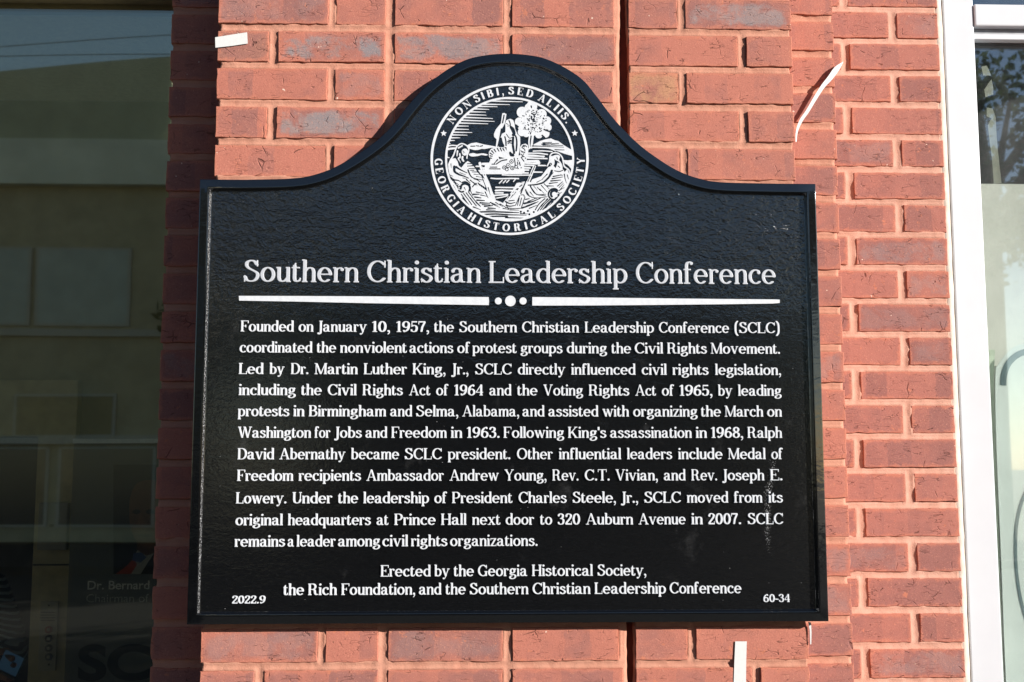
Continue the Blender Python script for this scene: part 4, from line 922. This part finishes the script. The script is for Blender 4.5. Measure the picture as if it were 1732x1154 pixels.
tape([(1366.8, 1052), (1371.5, 1053), (1372.5, 1070), (1372, 1090), (1370.3, 1090), (1369.6, 1066)], -0.003, 'tiny sliver of white tape under the lower right end of the marker')
# ------------------------------------------------------------------ storefront at the left: glass, room behind it
YS = 0.15
sf = thing('storefront_window', 'large dark storefront window left of the brickwork reflecting the building opposite', 'window', (-1.5, YS, 0.2))
M_BRONZE = mat_simple('dark_bronze', (0.22, 0.18, 0.11), 0.35, 0.5)
zt = at(150, 7, YS)[2]
m = MB(); m.bbox(-5.9, -0.5455, YS - 0.03, YS + 0.06, zt, zt + 0.05, 0.003); m.build('head_frame', M_BRONZE, sf, loc=(1.5, -YS, -0.2))
m = MB(); m.bbox(-5.9, -0.5455, YS - 0.03, YS + 0.06, 0.15, 0.22, 0.003); m.build('sill', M_BRONZE, sf, loc=(1.5, -YS, -0.2))
m = MB(); m.box(-5.9, -0.5455, YS, YS + 0.006, 0.22, zt); m.build('pane', mat_glass('storefront_glass', 0.33, (0.93, 0.94, 0.91), 0.002, (1.0, 1.0, 0.80)), sf, loc=(1.5, -YS, -0.2))  # pane widened far out of view to let more skylight into the room
m = MB(); m.box(-5.9, -0.5455, YS, YS + 0.006, zt + 0.05, 3.2); m.build('added_transom_pane', mat_glass('added_transom_glass', 0.15, (0.6, 0.6, 0.55), 0.004), sf, loc=(1.5, -YS, -0.2))  # unseen transom, added so that more skylight reaches the room
# room shell
WALLM = mat_simple('room_wall_paint', (0.30, 0.26, 0.17), 0.7, 0.3, 6, 0.15)
YW = 3.2
m = MB(); m.box(-6, 3, YW, YW + 0.1, 0.0, 3.4); struct(m.build('interior_back_wall', WALLM))
m = MB(); m.box(-6, 3, 0.5, YW - 0.002, -0.05, 0.0); struct(m.build('interior_floor', mat_simple('room_floor', (0.34, 0.32, 0.29), 0.4)))
m = MB(); m.box(-6, 3, 0.25, YW - 0.002, 3.25, 3.35); struct(m.build('interior_ceiling', mat_simple('room_ceiling', (0.75, 0.75, 0.72), 0.8)))
m = MB(); m.box(0.05, 0.15, 0.26, YW - 0.002, 0.002, 3.248); struct(m.build('interior_side_wall', WALLM))
m = MB(); m.box(-6.1, -6.0, 0.2, YW + 0.1, 0.002, 3.3); struct(m.build('interior_side_wall', WALLM))
# lift doorway with its stainless panels
def X(px, py, Y): return at(px, py, Y)[0]
def Zp(px, py, Y): return at(px, py, Y)[2]
YL = YW - 0.06
lift = thing('lift_doorway', 'dark lift doorway with pale stone jamb, steel box and call button panel seen through the storefront glass', 'elevator', (-2.2, YW, 0.0))
def lp(m, n, mt): return m.build(n, mt, lift, loc=(2.2, -YW, 0))
JAMB = mat_simple('pale_stone', (0.50, 0.45, 0.29), 0.45, 0.5, 14, 0.2)
STEEL = mat_simple('brushed_steel', (0.30, 0.31, 0.33), 0.35, 0.5, 90, 0.1, metal=0.6)
DARK = mat_simple('dark_panel', (0.02, 0.02, 0.022), 0.4)
xj0, xj1 = X(57, 900, YL), X(122, 900, YL); zh = Zp(30, 738, YL)
m = MB(); m.bbox(xj0, xj1, YL, YW - 0.001, 0.0, zh + 0.25, 0.004); lp(m, 'jamb', JAMB)
m = MB(); m.bbox(-3.6, xj0 - 0.001, YL + 0.01, YW - 0.001, zh, zh + 0.25, 0.004); lp(m, 'lintel', JAMB)
m = MB(); m.box(-3.6, xj0 - 0.001, YL + 0.045, YW - 0.001, 0.0, zh - 0.001); lp(m, 'door', DARK)
m = MB(); m.box(-3.6, xj0 - 0.001, YL + 0.025, YL + 0.04, zh - 0.03, zh - 0.005); lp(m, 'door_track', STEEL)
m = MB(); m.bbox(X(70, 850, YL), X(119, 850, YL), YL - 0.03, YL - 0.001, Zp(90, 930, YL), Zp(90, 850, YL), 0.003); lp(m, 'steel_box', STEEL)
m = MB(); m.box(X(84, 890, YL - .03), X(91, 890, YL - .03), YL - 0.035, YL - 0.0305, Zp(90, 891, YL), Zp(90, 886, YL)); lp(m, 'lock', DARK)
m = MB(); m.box(xj0 + 0.004, xj1 - 0.004, YL - 0.002, YL - 0.0005, Zp(90, 957, YL), Zp(90, 954, YL)); lp(m, 'seam', DARK)
m = MB(); m.bbox(X(68, 1070, YL), X(98, 1070, YL), YL - 0.012, YL - 0.001, Zp(90, 1134, YL), Zp(90, 1017, YL), 0.002)
cp = lp(m, 'call_panel', mat_simple('call_plate', (0.42, 0.41, 0.34), 0.4, 0.5, 60, 0.1))
for py, c in ((1065, (0.30, 0.06, 0.05)), (1080, (0.015, 0.015, 0.02)), (1096, (0.10, 0.09, 0.08)), (1111, (0.16, 0.17, 0.19))):
    cx, cz = X(83, py, YL - .012), Zp(83, py, YL - .012); m = MB(); m.tube([(cx, YL - 0.02, cz), (cx, YL - 0.0125, cz)], 0.0155, 20); m.build('button', mat_simple('button_face', c, 0.4), cp)
    m = MB(); m.tube([(cx, YL - 0.0225, cz), (cx, YL - 0.0205, cz)], 0.007, 12); m.build('button_mark', mat_simple('button_mark', (0.5, 0.48, 0.42), 0.4), cp)
for py in (1024, 1124):
    cx, cz = X(83, py, YL - .012), Zp(83, py, YL - .012); m = MB(); m.tube([(cx, YL - 0.016, cz), (cx, YL - 0.0125, cz)], 0.004, 8); m.build('screw', DARK, cp)
for k in range(4):
    z = Zp(83, 1036 + k * 4.5, YL - .012); m = MB(); m.box(X(71, 1040, YL), X(95, 1040, YL), YL - 0.014, YL - 0.0125, z - 0.0022, z + 0.0022); m.build('engraved_line', mat_simple('engraving', (0.15, 0.14, 0.12), 0.5), cp)
# banner with a portrait print
YB = 2.55
bn = thing('roll_up_banner', 'grey roll-up banner with a portrait print and large dark letters, partly hidden by the brickwork', 'banner', (-1.0, YB, 0.0))
def bp(m, n, mt, par=None): return m.build(n, mt, par or bn, loc=(1.0, -YB, 0) if par is None else None)
bx0 = X(119, 900, YB); bx1 = bx0 + 0.84; bz = Zp(150, 750, YB)
m = MB(); m.box(bx0, bx1, YB, YB + 0.002, 0.12, bz); bp(m, 'banner_sheet', mat_simple('banner_print', (0.15, 0.17, 0.17), 0.35, 0.5, 3, 0.12))
m = MB(); m.bbox(bx0 - 0.003, bx1 + 0.003, YB - 0.010, YB + 0.012, bz, bz + 0.018, 0.003); bp(m, 'top_rail', mat_simple('alloy', (0.75, 0.76, 0.70), 0.35, 0.5, metal=0.2))
m = MB(); m.bbox(bx0 - 0.01, bx1 + 0.01, YB - 0.06, YB + 0.06, 0.0, 0.12, 0.01); bp(m, 'base_case', STEEL)
def flat(name, loops, y, col, rough=0.4):
    lp_ = [[(X(px, py, YB), Zp(px, py, YB)) for px, py in l] for l in loops]
    v, f = fill_loops(lp_, 0.0006); v = np.stack([v[:, 0], y - v[:, 2], v[:, 1]], 1); b = MB(); b.add(v, f); return bp(b, name, mat_simple('print_ink', col, rough, 0.5, 30, 0.1))
sm = lambda s, c=True: catmull(pl(s), 5, True)
flat('portrait_background', [pl('192 786 330 786 330 971 192 971')], YB - 0.0008, (0.035, 0.035, 0.045))
flat('portrait_jacket', [pl('192 971 200 962 222 945 240 930 300 930 330 950 330 971')], YB - 0.0016, (0.02, 0.02, 0.022))
flat('portrait_shirt', [pl('206 971 222 950 236 925 262 934 250 952 238 971')], YB - 0.0022, (0.42, 0.42, 0.40))
flat('portrait_lapel', [pl('196 971 214 958 226 945 232 955 222 971')], YB - 0.0026, (0.40, 0.05, 0.03))
flat('portrait_tie', [pl('226 936 240 934 248 943 238 952 224 948')], YB - 0.0028, (0.06, 0.11, 0.28))
flat('portrait_neck', [pl('232 905 270 905 272 932 248 940 232 930')], YB - 0.0030, (0.11, 0.05, 0.03))
flat('portrait_face', [sm('252 812 232 818 221 840 219 868 222 895 232 916 250 927 270 922 284 895 288 860 282 830 270 815')], YB - 0.0036, (0.17, 0.075, 0.045))
for s in ('224 866 229 862 237 863 237 868 229 870', '248 864 256 861 265 864 264 869 250 869'): flat('portrait_eye', [sm(s)], YB - 0.0042, (0.03, 0.02, 0.02))
flat('portrait_nose', [sm('238 868 243 880 247 892 240 896 230 894 234 882')], YB - 0.0042, (0.22, 0.09, 0.05))
flat('portrait_mouth', [sm('228 905 240 903 254 905 243 909')], YB - 0.0042, (0.09, 0.03, 0.03))
def label_text(txt, name, px, py, cap_px, bold, col, xs=1.0):
    cu = bpy.data.curves.new('tmp', 'FONT'); cu.body = txt; cu.size = 1.0; cu.offset = bold; cu.extrude = 0.0
    ob = bpy.data.objects.new('tmp', cu); COL.objects.link(ob); bpy.context.view_layer.update()
    me = bpy.data.meshes.new_from_object(ob.evaluated_get(bpy.context.evaluated_depsgraph_get())); bpy.data.objects.remove(ob)
    ys = [v.co.y for v in me.vertices]; x0 = min(v.co.x for v in me.vertices)
    cap = Zp(px, py - cap_px, YB) - Zp(px, py, YB); k = cap / 0.70
    bx, bz_ = X(px, py, YB), Zp(px, py, YB)
    for v in me.vertices: v.co = Vector((bx + (v.co.x - x0) * k * xs, YB - 0.001, bz_ + v.co.y * k))
    link(name, me, mat_simple('print_ink', col, 0.5), bn, (1.0, -YB, 0))
label_text('Dr. Bernard', 'name_lettering', 148, 997, 14.5, 0.012, (0.9, 0.92, 0.9), 1.06)
label_text('Chairman of', 'role_lettering', 146, 1019, 14.0, -0.004, (0.62, 0.65, 0.62), 1.06)
label_text('SCLC', 'logo_lettering', 131, 1149, 57, 0.035, (0.028, 0.03, 0.034), 1.32)
# a person inside, mostly out of frame
def skinned(name, pts, edges, radii, mat, parent=None, sub=2):
    me = bpy.data.meshes.new(name); me.from_pydata(pts, edges, []); o = link(name, me, mat, parent)
    sk = o.modifiers.new('skin', 'SKIN'); sk.use_smooth_shade = True
    if not me.skin_vertices:
        bpy.context.view_layer.objects.active = o; bpy.ops.mesh.customdata_skin_add()
    for i, r in enumerate(radii): me.skin_vertices[0].data[i].radius = (r, r) if not isinstance(r, tuple) else r
    me.skin_vertices[0].data[0].use_root = True
    sb = o.modifiers.new('sub', 'SUBSURF'); sb.levels = sb.render_levels = sub
    return o
YQ = 1.35
sx, sz = X(-22, 985, YQ), Zp(-22, 985, YQ)        # right shoulder as seen
px0 = sx - 0.17
SKIN = mat_simple('brown_skin', (0.23, 0.10, 0.06), 0.5, 0.4, 30, 0.1)
n = NT('striped_cloth'); co = n.objco(False); zz = n.n('SeparateXYZ', i0=co)
st = n.math('SINE', n.math('ADD', n.math('MULTIPLY', zz.outputs[2], 420), n.math('MULTIPLY', zz.outputs[0], 160)))
CLOTH = n.bsdf(n.mix(n.step(st, 0.1, 0.5), (0.02, 0.025, 0.03), (0.28, 0.34, 0.36)), 0.8, 0.2)
per = thing('person', 'person in a dark striped shirt, at the left edge behind the storefront glass', 'person', (px0, YQ, 0.0))
hz = sz + 0.02
W = lambda x, y, z: (x - px0, y - YQ, z)
elbow = W(sx + 0.075, YQ - 0.02, sz - 0.20); hand = W(X(8, 1118, YQ - .15), YQ - 0.17, Zp(8, 1118, YQ - .15))
pts = [W(px0, YQ, sz - 0.50), W(px0, YQ, sz - 0.28), W(px0, YQ, sz - 0.06), W(px0, YQ - 0.01, sz + 0.05), W(px0, YQ - 0.03, sz + 0.13), W(px0, YQ - 0.05, sz + 0.24),
       W(sx, YQ, sz - 0.03), elbow, hand, W(px0 - 0.17, YQ, sz - 0.03), W(px0 - 0.24, YQ - 0.04, sz - 0.28), W(px0 + 0.02, YQ - 0.2, sz - 0.33),
       W(px0 + 0.09, YQ, sz - 0.62), W(px0 + 0.10, YQ - 0.02, 0.48), W(px0 + 0.10, YQ + 0.01, 0.07), W(px0 + 0.10, YQ - 0.14, 0.035),
       W(px0 - 0.09, YQ, sz - 0.62), W(px0 - 0.11, YQ - 0.02, 0.48), W(px0 - 0.11, YQ + 0.01, 0.07), W(px0 - 0.11, YQ - 0.14, 0.035)]
ed = [(0, 1), (1, 2), (2, 3), (3, 4), (4, 5), (2, 6), (6, 7), (7, 8), (2, 9), (9, 10), (10, 11), (0, 12), (12, 13), (13, 14), (14, 15), (0, 16), (16, 17), (17, 18), (18, 19)]
rad = [(0.15, 0.11), (0.14, 0.10), (0.15, 0.10), 0.058, 0.07, (0.085, 0.10), 0.062, 0.046, 0.030, 0.062, 0.046, 0.030, 0.085, 0.058, 0.042, 0.035, 0.085, 0.058, 0.042, 0.035]
skinned('body', pts, ed, rad, SKIN, per)
pts = [pts[0], pts[1], pts[2], pts[6], pts[7], tuple(Vector(pts[7]).lerp(Vector(pts[8]), 0.75)), pts[9], pts[10], tuple(Vector(pts[10]).lerp(Vector(pts[11]), 0.75)), W(px0, YQ, sz - 0.01)]
skinned('striped_shirt', pts, [(0, 1), (1, 2), (2, 3), (3, 4), (4, 5), (2, 6), (6, 7), (7, 8), (2, 9)], [(0.165, 0.125), (0.155, 0.115), (0.16, 0.112), 0.078, 0.062, 0.046, 0.078, 0.062, 0.046, 0.07], CLOTH, per)
hv = Vector(hand)
for k in range(4):   # fingers curled round the phone
    a = hv + Vector((0.012, -0.012, 0.014 - k * 0.017)); ln = (0.036, 0.041, 0.038, 0.030)[k]
    skinned('finger', [tuple(hv + Vector((-0.004, 0, 0.010 - k * 0.012))), tuple(a), tuple(a + Vector((ln * 0.8, -0.016, 0))), tuple(a + Vector((ln * 0.9, -0.042, 0.002)))], [(0, 1), (1, 2), (2, 3)], [0.012, 0.0095, 0.009, 0.0075], SKIN, per, 1)
skinned('thumb', [tuple(hv + Vector((-0.004, -0.006, 0.016))), tuple(hv + Vector((0.004, -0.035, 0.034))), tuple(hv + Vector((0.022, -0.052, 0.036)))], [(0, 1), (1, 2)], [0.014, 0.011, 0.009], SKIN, per, 1)
HAIR = mat_simple('dark_hair', (0.01, 0.01, 0.01), 0.6)
hc = Vector(W(px0, YQ - 0.04, sz + 0.27)); bm = bmesh.new(); bmesh.ops.create_uvsphere(bm, u_segments=16, v_segments=10, radius=0.105)
for v in bm.verts: v.co = Vector((v.co.x * 0.92, v.co.y * 1.08 + (0.012 if v.co.z < 0 else 0), v.co.z * 1.02)) + hc
bmesh.ops.delete(bm, geom=[v for v in bm.verts if v.co.z < hc.z - 0.01 and v.co.y < hc.y + 0.02], context='VERTS')
me = bpy.data.meshes.new('hair'); bm.to_mesh(me); bm.free(); link('hair', me, HAIR, per)
ph = MB(); ph.bbox(-0.030, 0.030, -0.004, 0.004, -0.062, 0.062, 0.003); phone = ph.build('phone', mat_simple('phone_shell', (0.02, 0.02, 0.025), 0.3))
phone.location = Vector((px0, YQ, 0)) + hv + Vector((0.035, -0.034, 0.0)); phone.rotation_euler = (math.radians(-74), math.radians(30), math.radians(20)); tag(phone, 'phone with a pale blue screen held by the person in the striped shirt', 'phone')
sn = NT('lit_screen'); em = sn.n('Emission', Color=(0.18, 0.42, 0.75, 1), Strength=0.05); sn.t.links.new(em.outputs[0], sn.out.inputs[0])
ph = MB(); ph.box(-0.026, 0.026, -0.0052, -0.0042, -0.056, 0.056); ph.build('screen', sn.m, phone)
# ------------------------------------------------------------------ the street behind the camera, which the glass and enamel mirror
ASPH = mat_simple('asphalt', (0.024, 0.024, 0.028), 0.95, 0.05, 60, 0.3, 0.1, dist=0.01)
CONC = mat_simple('sidewalk_concrete', (0.07, 0.072, 0.07), 0.95, 0.1, 12, 0.2, 0.2, dist=0.005)
m = MB(); m.add([(-150, -200, -0.12), (150, -200, -0.12), (150, 60, -0.12), (-150, 60, -0.12)], [(0, 1, 2, 3)]); struct(m.build('ground', mat_simple('dry_ground', (0.16, 0.14, 0.09), 0.9, 0.2, 2, 0.3)))
m = MB(); m.box(-90, 90, -4.2, 0.5, -0.12, -0.001); struct(m.build('pavement', CONC))
m = MB(); m.add([(-90, -15.0, -0.116), (90, -15.0, -0.116), (90, -4.22, -0.116), (-90, -4.22, -0.116)], [(0, 1, 2, 3)]); struct(m.build('road', ASPH))
m = MB(); m.box(-90, 90, -19.5, -15.0, -0.12, 0.01); struct(m.build('far_pavement', ASPH))
# facade opposite: mirrored in the glass plane y = YS, so a pixel is surveyed on the virtual plane 2*YS - y
YO_ = -20.0; YV = 2 * YS - YO_
def V_(px, py): q = at(px, py, YV); return q[0], q[2]
TAN = mat_simple('tan_stucco', (0.42, 0.37, 0.26), 0.9, 0.2, 2.5, 0.15); PALE = mat_simple('pale_stucco', (0.74, 0.75, 0.66), 0.9, 0.2, 1.5, 0.12)
ROOF = mat_simple('olive_metal_roof', (0.44, 0.45, 0.33), 0.6, 0.4, 1.5, 0.12); TRIM = mat_simple('grey_trim', (0.44, 0.42, 0.38), 0.8)
WG = mat_simple('window_blind', (0.38, 0.42, 0.40), 0.4, 0.6, 2, 0.1); SHOP = mat_simple('shop_glass', (0.035, 0.035, 0.045), 0.15, 0.8)
bx0, bx1 = -17.0, -6.15
fb = thing('stucco_building', 'two-storey tan stucco building across the street, mirrored in the storefront glass', 'building', (-10, YO_, 0))
def fp(m, n, mt, par=None): return m.build(n, mt, par or fb, loc=(10, -YO_, 0) if par is None else None)
z_eave = V_(140, 148)[1]; z_f0 = V_(140, 240)[1]; z_f1 = V_(140, 314)[1]; z_s = V_(140, 556)[1]; z_g = V_(140, 742)[1]
m = MB(); m.box(bx0, bx1, YO_ - 4, YO_, 0.01, z_f1); fp(m, 'wall', TAN)
m = MB(); m.box(bx0 - 0.2, bx1 + 0.2, YO_ - 4, YO_ + 0.25, z_f1 + 0.002, z_f0); fp(m, 'fascia', PALE)
m = MB(); zl, zr_ = V_(0, 160)[1], V_(285, 128)[1]
m.add([(bx0, YO_ + 0.1, z_f0 + .002), (bx1, YO_ + 0.1, z_f0 + .002), (bx1, YO_ + 0.1, zr_ + 0.35), (bx0, YO_ + 0.1, zl - 0.35), (bx0, YO_ - 4, z_f0 + .002), (bx1, YO_ - 4, z_f0 + .002), (bx1, YO_ - 4, zr_ + 0.35), (bx0, YO_ - 4, zl - 0.35)], BOXF); fp(m, 'roof', ROOF)
m = MB(); m.box(bx0, bx1, YO_ + 0.002, YO_ + 0.10, z_s - 0.14, z_s); fp(m, 'string_course', TRIM)
m = MB(); m.box(bx0, bx1, YO_ + 0.002, YO_ + 0.16, z_g - 0.1, z_g + 0.06); fp(m, 'ledge', TRIM)
def windows(rects, z0, z1, mt, name='window', mull=True):
    for a, b in rects:
        m = MB(); m.box(a - .06, b + .06, YO_ + 0.002, YO_ + 0.05, z0 - .05, z1 + .05); w = m.build(name, TRIM, fb, loc=(10, -YO_, 0))
        m = MB(); m.box(a, b, YO_ + 0.03, YO_ + 0.056, z0, z1); m.build('pane', mt, w)
xw = lambda px: V_(px, 480)[0]
ww = xw(215) - xw(65)
x = xw(65)
lst = []
while x > bx0: lst.append((x, x + ww)); x -= (xw(65) - xw(47)) + ww
x = xw(222)
while x + ww < bx1: lst.append((x, x + ww)); x += (xw(65) - xw(47)) + ww
windows(lst, V_(140, 546)[1], V_(140, 421)[1], WG)
xw = lambda px: V_(px, 700)[0]; ww = xw(190) - xw(27); x = xw(27) - 2 * (ww + .5); lst = []
while x + ww < bx1: lst.append((x, x + ww)); x += ww + 0.5
windows(lst, V_(140, 735)[1], V_(140, 670)[1], mat_simple('amber_panel', (0.28, 0.23, 0.13), 0.7), 'sign_panel')
lst = [(bx0 + 0.5 + k * 2.1, bx0 + 2.3 + k * 2.1) for k in range(5)]
windows(lst, 0.35, z_g - 0.2, SHOP, 'shop_window')
# utility wires
WIRE = mat_simple('black_wire', (0.02, 0.02, 0.02), 0.6)
for k, (ya, yb, py_) in enumerate(((82, 62, -14.6), (98, 94, -14.6))):
    YVv = 2 * YS - py_; a = at(0, ya, YVv); b = at(285, yb, YVv); d = Vector((b[0] - a[0], 0, b[2] - a[2])) 
    p0 = Vector((a[0], py_, a[2])) - d * 5; p1 = Vector((b[0], py_, b[2])) + d * 2
    pts = [p0.lerp(p1, t / 12) for t in range(13)]; m = MB(); m.tube([p - p0 for p in pts], 0.007, 5); o = m.build('overhead_wire', WIRE); o.location = p0
    tag(o, ('upper' if k == 0 else 'lower') + ' overhead wire strung above the far side of the street', 'wire')
# low building opposite the marker: keeps the lower half of the enamel dark
LB = thing('brick_shop', 'dark brick shop across the street straight opposite the marker', 'building', (2, -24, 0))
m = MB(); m.box(-4.0, 9.0, -30, -24, 0.01, 5.5); m.build('wall', mat_simple('dark_brick_wall', (0.10, 0.055, 0.04), 0.9), LB, loc=(-2, 24, 0))
m = MB(); m.box(-4.1, 9.1, -30, -23.85, 5.502, 5.75); m.build('coping', TRIM, LB, loc=(-2, 24, 0))
m = MB()
for k in range(5): 
    m = MB(); m.box(-3.4 + k * 2.4, -1.6 + k * 2.4, -23.98, -23.9, 0.7, 2.9); m.build('shop_window', SHOP, LB, loc=(-2, 24, 0))
# trees
n = NT('leaves'); co = n.objco(False); a = n.noise(co, 1.3, 2); b_ = n.noise(co, 9, 2)
df = n.n('BsdfDiffuse', Color=n.mix(n.step(b_, 0.3, 0.7), (0.045, 0.065, 0.04), (0.08, 0.10, 0.05))); tl = n.n('BsdfTranslucent', Color=(0.07, 0.10, 0.05, 1)); ms = n.n('MixShader', i0=0.35, i1=df, i2=tl); n.t.links.new(ms.outputs[0], n.out.inputs[0]); LEAF = n.m
BARK = mat_simple('bark', (0.12, 0.09, 0.06), 0.9, 0.2, 20, 0.3, 0.6)
def tree(label, base, height, rad, seed, nleaf, leaf):
    R_ = random.Random(seed); t = thing('street_tree', label, 'tree', base, 'trees along the far side of the street')
    m = MB(); cz = height - rad * 0.85; m.tube([(0, 0, 0), (0.05, 0, cz * .4), (0.1, 0.05, cz * .8), (0.05, 0, cz + rad * .3)], [rad * .09, rad * .07, rad * .055, rad * .02])
    tips = []
    for k in range(9):
        a = R_.uniform(0, 6.28); e = R_.uniform(0.1, 1.2); q = Vector((math.cos(a) * math.cos(e), math.sin(a) * math.cos(e), math.sin(e))) * rad * 0.7
        s = Vector((0.08, 0.03, cz * R_.uniform(.65, .95))); m.tube([s, s + q * .5 + Vector((0, 0, .1)), s + q], [rad * .03, rad * .02, rad * .008], 6)
    m.build('trunk', BARK, t, True)
    cl = []
    for k in range(34):
        u = Vector((R_.gauss(0, 1), R_.gauss(0, 1), R_.gauss(0, .8))).normalized() * rad * R_.uniform(.35, .95); cl.append((u + Vector((0, 0, cz)), rad * R_.uniform(.16, .34)))
    vs = []; rg = np.random.default_rng(seed)
    for c, r in cl:
        k = int(nleaf / 34); d = rg.normal(size=(k, 3)); d /= np.linalg.norm(d, axis=1)[:, None]; p = np.array(c) + d * (rg.random(k) ** .45)[:, None] * r
        a = rg.normal(size=(k, 3)); a /= np.linalg.norm(a, axis=1)[:, None]; b = np.cross(a, rg.normal(size=(k, 3))); b /= np.linalg.norm(b, axis=1)[:, None]
        s = leaf * (0.7 + 0.6 * rg.random(k))[:, None]
        vs.append(np.stack([p - a * s, p + b * s * .55, p + a * s, p - b * s * .55], 1).reshape(-1, 3))
    V3 = np.vstack(vs); fs = np.arange(len(V3)).reshape(-1, 4).tolist(); link('crown', mesh('crown', V3, fs), LEAF, t)
    return t
tree('tall leafy street tree whose crown is mirrored in the white window', (8.6, -15.8, 0.01), 9.6, 3.5, 3, 6500, 0.085)
tree('second street tree further right, mirrored behind the tall one', (13.5, -17.0, 0.01), 9.0, 3.3, 4, 7000, 0.12)
tree('rounded tree standing in front of the dark brick shop', (5.4, -20.6, 0.012), 5.6, 2.0, 8, 4000, 0.12)
tree('broad tree between the tan building and the dark brick shop', (-4.3, -21.0, -0.11), 6.2, 2.1, 6, 4000, 0.12)
